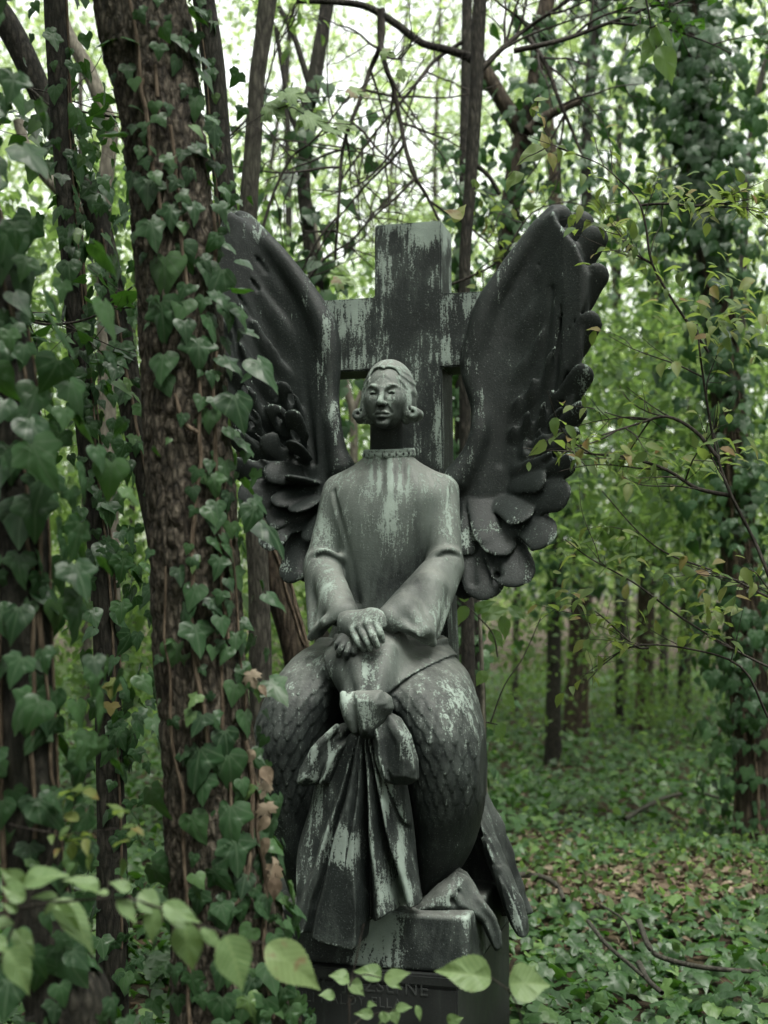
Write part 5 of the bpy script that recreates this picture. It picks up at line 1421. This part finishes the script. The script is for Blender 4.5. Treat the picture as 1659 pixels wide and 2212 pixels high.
# distant bare trunks
FAR = [(622, 330, 16, 14), (850, 300, 10, 22), (940, 330, 11, 19), (1340, 250, 15, 16), (1436, 300, 13, 18), (560, 720, 14, 16), (290, 700, 14, 15), (1630, 250, 18, 14), (1340, 1000, 14, 19), (1450, 1200, 13, 21), (1120, 1200, 14, 17), (180, 900, 20, 11)]
for k, (px, py, wd, Y) in enumerate(FAR):
    ln = rng.normal(0, 30)
    pp = [(px+ln, py-450, wd*.7), (px+ln*.4+rng.normal(0, 8), py-200, wd*.85), (px, py, wd), (px-ln*.2+rng.normal(0, 6), py+300, wd*1.1), (px-ln*.3, 1283+1600*2.897/Y, wd*1.4)]
    pp = [q for q in pp if q[1] > -700]
    make_tree('distant_tree', 'slim distant trunk half lost in the pale green wood behind', pp, float(Y), BARK_GREY if k % 3 else BARK_DARK, group='distant trunks in the pale green wood', sides=8, up=1.5)

# ------------------------------------------------------------------ bare twigs hanging in the upper middle
def twig_thing(name, label, segs, Y, r, mat=TWIG, depth=2, n=3, leaf=None, lmat=None, ln=.5, cat='branch', start=.15, grav=.15, smooth=4, group=None):
    base = P(*segs[0], Y)
    t = thing(name, label, cat, tuple(float(c) for c in base), 0, group)
    T = Tubes(); L = Leaves()
    pts = np.array([P(px, py, Y+rng.normal(0, .03)) for px, py in segs])-base
    q = crom(pts, smooth)
    T.add(pts, [r, r*.45], 6, smooth)
    for i in range(n):
        k = int(rng.uniform(start, .98)*(len(q)-1)); d = unit(q[min(k+1, len(q)-1)]-q[k-1])
        sprout(T, L, q[k], unit(d*.7+rv()[0]*np.array([1, .5, 1])*.9), ln*rng.uniform(.5, 1.1), r*.5, depth, leaf, grav, .35, 3)
    T.build('twig', mat, t)
    if lmat is not None and L.b: L.build('leaves', lmat, t)
    return t, L, base
twig_thing('hanging_branch', 'long bare branch hanging down to the left of the cross top', [(822, 20), (822, 90), (835, 150), (850, 190), (870, 290), (890, 370), (920, 420), (950, 480)], 6.7, .016, depth=2, n=9, ln=.7)
twig_thing('hanging_branch', 'bare branch with a bend, hanging from the arching limb', [(826, 20), (824, 90), (800, 150), (780, 210), (752, 280), (738, 340), (732, 440), (724, 560)], 6.9, .016, depth=2, n=9, ln=.7)
twig_thing('hanging_branch', 'bare forked branch between the thin trunk and the arching limb', [(1000, 90), (940, 130), (900, 180), (850, 240), (800, 300), (730, 400)], 7.4, .013, depth=2, n=9, ln=.8)
twig_thing('hanging_branch', 'thin twiggy branch rising right of the ringed trunk', [(1040, 150), (1090, 100), (1140, 60), (1200, 20), (1260, -20)], 6.6, .016, depth=2, n=9, ln=.7)
twig_thing('hanging_branch', 'long dark branch crossing the upper right towards the ivy tree', [(1110, 110), (1180, 95), (1240, 78), (1300, 55), (1370, 30), (1440, -10)], 6.0, .014, depth=2, n=7, ln=.6, leaf=('ivysmall', .06, 5), lmat=IVY_FAR)
twig_thing('hanging_branch', 'slanting dark branch from the top towards the right wing tip', [(1140, 80), (1180, 140), (1205, 210), (1235, 280), (1255, 330)], 7.0, .015, depth=2, n=6, ln=.6)
twig_thing('hanging_branch', 'tangle of bare twigs left of the thin trunk', [(560, 520), (590, 420), (630, 340), (680, 300), (760, 200)], 6.6, .009, depth=2, n=9, ln=.7)
twig_thing('hanging_branch', 'bare twigs above the left wing, behind the thick trunk', [(490, 300), (540, 250), (570, 200), (600, 100), (640, 40)], 7.0, .008, depth=2, n=8, ln=.6, leaf=('slim', .07, 4), lmat=WOODNEAR)
twig_thing('hanging_branch', 'dead twigs low above the left arm of the cross', [(640, 640), (700, 560), (760, 520), (800, 470), (860, 400)], 7.4, .009, depth=2, n=9, ln=.7)
twig_thing('hanging_branch', 'thin twigs above the right arm of the cross', [(960, 620), (1010, 600), (1080, 560), (1150, 460), (1250, 430)], 6.4, .007, depth=2, n=7, ln=.5, leaf=('slim', .06, 5), lmat=YELLOW)
twig_thing('hanging_branch', 'dark twigs reaching from the upper left edge', [(-20, 160), (60, 190), (110, 230), (170, 240), (250, 255)], 4.8, .007, depth=2, n=6, ln=.5, leaf=('ivysmall', .07, 4), lmat=IVY)
twig_thing('hanging_branch', 'dark twig stretched across the left side at mid height', [(-20, 630), (60, 690), (130, 700), (210, 680), (285, 620)], 4.2, .006, depth=2, n=5, ln=.4, leaf=('ivysmall', .07, 5), lmat=IVY)
# ------------------------------------------------------------------ the wood behind
def gap(px, py):
    g = 0
    for x, y, rx, ry, a in ((350, 230, 60, 130, .7), (600, 120, 130, 120, .75), (520, 230, 60, 160, .6), (740, 170, 130, 120, .65), (820, 60, 120, 90, .5), (880, 300, 130, 120, .35), (1050, 60, 70, 60, .5), (1640, 560, 30, 50, .7), (1600, 30, 60, 50, .5), (240, 60, 60, 60, .4), (1210, 150, 60, 80, .3), (1380, 60, 40, 60, .3)):
        g = np.maximum(g, a*np.exp(-((px-x)/rx)**2-((py-y)/ry)**2))
    return g

def to_px(p):
    w_ = p-CAM
    y = w_[:, 1]*_cp+w_[:, 2]*_sp; z = -w_[:, 1]*_sp+w_[:, 2]*_cp
    return CX+F*w_[:, 0]/y, CY-F*z/y

def wood(nclus, per, Y0, Y1, py0, py1, size, spread, flatn=.35, kind='diamond', usegap=1.0, xr=(-480, 2140), wt=None):
    L = Leaves()
    n = nclus
    Y = rng.uniform(Y0**2, Y1**2, n)**.5
    px = rng.uniform(xr[0], xr[1], n); py = rng.uniform(py0, py1, n)
    c = np.array([P(a, b, y) for a, b, y in zip(px, py, Y)])
    keep = (rng.uniform(0, 1, n) > usegap*gap(px, py)) & (c[:, 2] > .1)
    if wt is not None: keep &= rng.uniform(0, 1, n) < wt(px, py)
    c = c[keep]; m = len(c)
    cnt = np.maximum(4, rng.poisson(per, m)); tot = cnt.sum(); idx = np.repeat(np.arange(m), cnt)
    sp = spread*rng.uniform(.5, 1.4, m)[idx]
    # sprays: leaves lie along drooping fans
    an = rng.uniform(0, 2*math.pi, m)[idx]
    d = np.stack([np.cos(an), np.sin(an), 0*an], 1)
    u = rng.normal(0, 1, tot)*sp; v = rng.normal(0, .55, tot)*sp
    p = c[idx]+d*u[:, None]+np.stack([-np.sin(an), np.cos(an), 0*an], 1)*v[:, None]
    p[:, 2] += rng.normal(0, flatn, tot)*sp-.25*np.abs(u)
    ok = p[:, 2] > .03; p = p[ok]; tot = len(p); idx = idx[ok]
    br_ = rng.uniform(0, 1, m)[idx]
    L.add(kind, p, rv(tot)+np.array([0, 0, -.35]), np.array([0, -.25, .8])+rng.normal(size=(tot, 3))*.6, size*rng.uniform(.6, 1.3, tot), np.clip(br_*.6+rng.uniform(0, .4, tot), 0, 1), .25)
    return L

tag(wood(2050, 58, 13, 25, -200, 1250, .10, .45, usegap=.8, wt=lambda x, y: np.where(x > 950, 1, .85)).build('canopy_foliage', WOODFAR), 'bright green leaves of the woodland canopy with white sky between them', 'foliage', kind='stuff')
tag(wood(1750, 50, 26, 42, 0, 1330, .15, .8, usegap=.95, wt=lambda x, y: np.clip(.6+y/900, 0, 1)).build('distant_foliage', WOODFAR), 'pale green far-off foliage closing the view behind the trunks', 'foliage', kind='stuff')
tag(wood(1600, 55, 11.5, 22, 640, 1560, .075, .34, usegap=0, wt=lambda x, y: np.where(x > 1300, .9, .75)).build('understory', WOODNEAR), 'mid green bushes and seedlings filling the wood behind the angel', 'foliage', kind='stuff')
tag(wood(260, 45, 8.5, 12, 560, 1180, .085, .28, usegap=0, xr=(560, 1659), wt=lambda x, y: np.where((x > 1220) & (y > 700), 1, .35)).build('bush_foliage', WOODNEAR), 'bright green bush leaves close behind the wings', 'foliage', kind='stuff')
tag(wood(190, 45, 7, 11, 350, 1500, .085, .25, usegap=.5, xr=(-50, 620)).build('bush_foliage', WOODNEAR), 'green leaves showing between the trunks at the left', 'foliage', kind='stuff')

# ------------------------------------------------------------------ leafy twigs in front
def leaf_between(b, t, Y, width, kind, mat, parent, off, face=(0, -.75, .65), rnd=.5, dy=-.01, curl=.12, name='leaf'):
    p, q = P(*b, Y), P(*t, Y+dy)
    L = Leaves(); s = np.linalg.norm(q-p)
    L.add(kind, p-off, q-p, np.array(face)+rng.normal(size=3)*.18, s, rnd, curl, width)
    return L.build(name, mat, parent)

def hand_branch(label, Y, stems, leaves, kind, mat, r=.003, name='leafy_branch', group=None, wid=1.0, smat=TWIG, cat='branch'):
    base = P(*stems[0][0], Y)
    t = thing(name, label, cat, tuple(float(c) for c in base), 0, group)
    for st in stems:
        T = Tubes(); T.add(np.array([P(x, y, Y) for x, y in st])-base, [r, r*.6], 6, 4); T.build('stem', smat, t)
    for lf in leaves:
        b, e = lf[0], lf[1]; w_ = lf[2] if len(lf) > 2 else wid; rn = lf[3] if len(lf) > 3 else rng.uniform(.2, .8)
        leaf_between(b, e, Y+rng.normal(0, .02), w_, kind, mat, t, base, rnd=rn)
    return t
Q = lambda x, y: (x*.3333, 1475+y*.3333)
lv = [((170, 1305), (0, 1225)), ((155, 1310), (390, 1192)), ((165, 1400), (5, 1335)), ((372, 1382), (203, 1385), .6), ((640, 1355), (445, 1238), .95), ((852, 1335), (715, 1302)), ((705, 1357), (628, 1357)), ((112, 1478), (28, 1432)), ((345, 1415), (665, 1660), .75), ((345, 1420), (505, 1600), .7), ((768, 1395), (890, 1548), .85), ((900, 1365), (1052, 1478), 1.2), ((1012, 1470), (958, 1675), 1.15), ((1058, 1430), (1272, 1565), .8), ((1205, 1555), (1188, 1860), 1.05), ((1308, 1588), (1425, 1745), .8), ((1462, 1640), (1605, 1968), 1.05), ((92, 1605), (222, 1765), .9), ((48, 1725), (222, 1978), .9), ((-40, 1650), (42, 1745), 1.2), ((-60, 1545), (82, 1572)), ((360, 1420), (280, 1500), .7), ((1240, 1575), (1060, 1500), .7)]
hand_branch('thin branch with broad light green leaves crossing the lower left corner', 2.35, [[(-60, 1978), (0, 1976), (60, 1958), (160, 1946), (270, 1940), (350, 1964), (430, 1996), (520, 2030)], [Q(140, 1480), Q(80, 1600), Q(40, 1700), Q(0, 1820)]],
            [(Q(*a[0]), Q(*a[1]))+tuple(a[2:]) for a in lv], 'ovate', FRESH, .0028)
R_ = lambda x, y: (553+x*.3333, 1475+y*.3333)
lv = [((605, 1925), (488, 1888), 1.3), ((815, 1908), (662, 1850), 1.1), ((830, 1922), (992, 1885), .9), ((845, 1930), (942, 1968), .8), ((605, 1930), (705, 2012), 1.1), ((512, 2028), (414, 2014), 1.2), ((905, 2110), (1005, 2090), .9), ((880, 2120), (930, 2208), 1.2), ((815, 2130), (840, 2215), .9), ((1040, 2090), (1068, 2190), .7), ((760, 2150), (650, 2140), .9), ((720, 2090), (770, 2070), 1.1), ((870, 2150), (800, 2200), 1.1), ((1240, 2200), (1330, 2160), 1.2)]
hand_branch('small leafy shoot in front of the carved inscription', 2.95, [[R_(600, 2260), R_(606, 2100), R_(602, 2000), R_(640, 1830), R_(690, 1600), R_(700, 1560)], [R_(590, 2090), R_(640, 2030), R_(695, 1990)], [R_(602, 1990), R_(620, 1930), R_(700, 1890), R_(820, 1915)], [R_(620, 2240), R_(700, 2170), R_(860, 2130), R_(1000, 2110)]],
            [(R_(*a[0]), R_(*a[1]))+tuple(a[2:]) for a in lv], 'ovate', FRESH, .0022)
hand_branch('shoot with two pale pointed leaves right of the inscription', 2.8, [[(1140, 2250), (1130, 2220), (1120, 2180), (1098, 2140), (1061, 2112)], [(1098, 2140), (1104, 2124)]],
            [((1062, 2113), (950, 2094), 1.0, .8), ((1100, 2126), (1182, 2118), 1.5, .8), ((1120, 2118), (1150, 2090), 1.2, .7)], 'ovate', FRESH, .0024)
hand_branch('single green leaf turning brown at its tip, over the foot of the thick trunk', 2.6, [[(520, 2030), (560, 2036), (578, 2040)]], [((577, 2040), (690, 2135), .9, 1.0)], 'ovate', FRESH, .002)
G = lambda x, y: (1106+x*.3335, y*.3335)
hand_branch('pale drooping leaves on a twig hanging at the top right', 3.5, [[(1392, -60), (1396, 0), (1402, 30), (1408, 70), (1420, 110)]],
            [(G(890, 40), G(770, -10), 1.0), (G(895, 165), G(752, 250), 1.1), (G(900, 60), G(985, 120), 1.2), (G(945, 250), G(825, 385), .9), (G(925, 175), G(965, 325), .9), (G(955, 300), G(1052, 515), .9), (G(940, 150), G(1075, 320), .6), (G(890, 20), G(890, -60), 1.0)], 'ovate', WOODNEAR, .003)
H = lambda x, y: (553+x*.3335, y*.3335)
hand_branch('pale maple leaves on a twig above the left wing', 5.6, [[(430, 400), (470, 330), (540, 265), (620, 230), (680, 260), (770, 270)], [(600, 235), (660, 215), (740, 205)]],
            [(H(60, 690), H(200, 760), 1.0), (H(200, 620), H(90, 600), 1.1), (H(190, 600), H(365, 625), 1.0), (H(170, 660), H(10, 770), 1.0), (H(310, 740), H(510, 860), .8), (H(480, 830), H(650, 870), .6), (H(520, 790), H(670, 830), 1.0, .9), (H(600, 575), H(740, 630), .8, .95), (H(815, 330), H(905, 370), 1.0, .95), (H(940, 450), H(950, 545), .8, .9), (H(500, 1810), H(660, 1840), .9, .95), (H(540, 1720), H(610, 1780), .7, .95)], 'maple', FRESH, .003)
hand_branch('yellowing leaves on the twig beside the ringed trunk', 4.2, [[(1190, 313), (1160, 330), (1130, 345), (1090, 390)]],
            [((1180, 325), (1118, 345), 1.2, .5), ((1182, 320), (1172, 285), 1.0, .93), ((1188, 330), (1200, 365), 1.0, .9), ((1128, 372), (1092, 405), 1.3, .5), ((1000, 470), (960, 455), .9, .9), ((980, 480), (1005, 440), .8, .85)], 'ovate', YELLOW, .002)

# yellowing shrub at the right
def shrub(label, Y, stems, r, n, leaf, depth=1, ln=.35, extra=()):
    base = P(*stems[0][0], Y)
    t = thing('autumn_shrub', label, 'shrub', tuple(float(c) for c in base))
    L = Leaves()
    for st in stems:
        T = Tubes(); pts = np.array([P(x, y, Y+rng.normal(0, .02)) for x, y in st])-base; T.add(pts, [r, r*.4], 6, 4)
        q = crom(pts, 5)
        for i in range(n):
            k = int(rng.uniform(.1, .98)*(len(q)-1)); d = unit(q[min(k+1, len(q)-1)]-q[max(k-1, 0)])
            sprout(T, L, q[k], unit(d*.8+rv()[0]*np.array([1, .6, .55])*.8), ln*rng.uniform(.5, 1.1), r*.42, depth, leaf, .1, .3, 2)
        T.build('stem', TWIG, t)
    for px, py, sx, sy, m in extra:
        c = np.array([P(px+rng.normal(0, sx), py+rng.normal(0, sy), Y+rng.normal(0, .1)) for _ in range(m)])-base
        a = rng.uniform(0, 2*math.pi, m)
        L.add('slim', c, np.stack([np.cos(a), .4*np.sin(a), -.25+.35*np.sin(a)], 1), np.array([0, -.35, 1])+rng.normal(size=(m, 3))*.3, leaf[1]*rng.uniform(.6, 1.2, m))
    L.build('leaves', YELLOW, t)
shrub('tall shrub with dark stem and yellow-brown leaves along the right edge', 3.9, [[(1720, 1400), (1656, 1231), (1626, 1161), (1580, 1071), (1550, 988), (1530, 888), (1513, 771), (1506, 700)], [(1580, 1071), (1506, 1055), (1440, 1015), (1356, 988), (1280, 981), (1250, 975)], [(1550, 988), (1500, 930), (1440, 900), (1380, 915), (1300, 940)]], .0065, 7, ('slim', .05, 12), 1, .30,
      [(1560, 700, 70, 40, 70), (1380, 985, 70, 14, 45), (1600, 960, 50, 20, 22), (1470, 640, 60, 60, 30), (1590, 620, 50, 40, 30)])
shrub('arching twigs with curled yellow leaves above the right wing', 4.1, [[(1530, 760), (1456, 653), (1409, 570), (1396, 494), (1383, 443), (1363, 413), (1336, 387), (1293, 353), (1206, 320)], [(1383, 443), (1440, 440), (1500, 445), (1560, 440), (1650, 460)], [(1409, 570), (1360, 540), (1335, 500)]], .0045, 6, ('slim', .048, 11), 1, .26,
      [(1540, 430, 60, 22, 50), (1400, 420, 50, 30, 22), (1290, 400, 30, 20, 10)])
shrub('low thin twigs with sparse olive leaves right of the wing lobes', 4.4, [[(1700, 1460), (1583, 1402), (1473, 1335), (1383, 1268), (1333, 1238), (1273, 1205), (1220, 1165)], [(1659, 1290), (1560, 1240), (1450, 1200), (1380, 1150), (1300, 1060)], [(1400, 1400), (1372, 1395), (1310, 1340), (1285, 1320)], [(1659, 1550), (1600, 1440), (1480, 1400), (1372, 1395), (1310, 1430), (1270, 1470)]], .0042, 5, ('slim', .054, 8), 1, .28,
      [(1240, 1290, 30, 30, 14), (1300, 1200, 50, 30, 18), (1540, 1300, 50, 25, 24), (1210, 1180, 16, 14, 5), (1420, 1230, 60, 20, 14), (1440, 990, 80, 20, 24)])
shrub('withered curled leaves on fine twigs at the left edge, low down', 2.7, [[(60, 1950), (110, 1850), (150, 1800), (165, 1700)], [(20, 1780), (60, 1790), (140, 1800), (250, 1790)]], .002, 4, ('slim', .045, 9), 1, .12)

# shoots beside the right knee
hand_branch('green shoots with fresh leaves around the pale sapling', 5.3, [[(1075, 1420), (1065, 1370), (1030, 1330), (1000, 1300)], [(1060, 1560), (1090, 1480), (1130, 1420), (1170, 1330)], [(1050, 1560), (1075, 1565)]],
            [((1010, 1310), (985, 1345), 1.0), ((1030, 1325), (1060, 1290), 1.0), ((1040, 1335), (1095, 1310), .9), ((1060, 1360), (1080, 1400), 1.0), ((1000, 1300), (1010, 1265), 1.0), ((1075, 1560), (1088, 1600), 1.0), ((1050, 1450), (1030, 1480), 1.1), ((1100, 1310), (1130, 1340), .9), ((1085, 1330), (1090, 1380), .9), ((1090, 1500), (1110, 1530), 1.0)], 'ovate', WOODNEAR, .003)
# fallen branches on the ivy
for lab, px, wd in (('fallen curved branch on the ivy right of the cloak', [(1090, 1893), (1130, 1890), (1175, 1896), (1205, 1915), (1218, 1945)], .018), ('long fallen branch lying across the ivy at mid right', [(1350, 1770), (1400, 1740), (1440, 1722), (1500, 1712), (1560, 1725)], .017),
                    ('broken stick in the ivy at the lower right', [(1270, 1990), (1310, 2040), (1362, 2085), (1390, 2110)], .010), ('forked dead branch near the lower right corner', [(1380, 1990), (1405, 2050), (1440, 2072), (1520, 2090), (1640, 2100)], .013), ('thin dead twig at the lower right between ivy leaves', [(1290, 1950), (1350, 1990), (1370, 2050)], .006), ('short stout stick lying near the bottom right', [(1380, 2080), (1398, 2115), (1430, 2145)], .013)):
    pts = []
    for x, y in px:
        d = ray(x, y); k = (.13-CAM[2])/d[2]; pts.append(CAM+d*k)
    pts = np.array(pts); base = pts[0]
    t = Tubes(); t.add(pts-base, [wd, wd*.7], 7, 4, rough=.15, fr=20)
    o = t.build('fallen_branch', BARK_GREY); o.location = tuple(float(c) for c in base)
    tag(o, lab, 'branch')

# unseen rest of the wood: leaf ring added to block light from the sides
def surround():
    L = Leaves(); n = 34000
    a = rng.uniform(rad(31), rad(329), n)
    R_ = rng.uniform(8.0, 10.5, n); z = rng.uniform(0, 1, n)**.85*12.0
    p = np.stack([R_*np.sin(a), 4+R_*np.cos(a), z], 1)
    L.add('diamond', p, rv(n)+np.array([0, 0, -.4]), rv(n), rng.uniform(.25, .5, n))
    return L.build('light_blocking_foliage', IVY_FAR)
tag(surround(), 'unseen ring of dense foliage added around the clearing to block side light', 'foliage', kind='stuff')

hand_branch('two yellow ivy leaves hanging on the slim trunk at the left', 4.2, [[(246, 1440), (242, 1480), (240, 1530)]], [((243, 1478), (238, 1512), 1.2, .9), ((240, 1518), (238, 1548), 1.2, .95), ((250, 1470), (226, 1482), 1.0, .8)], 'ivylobe', YELLOW, .0015, 'ivy_sprig')
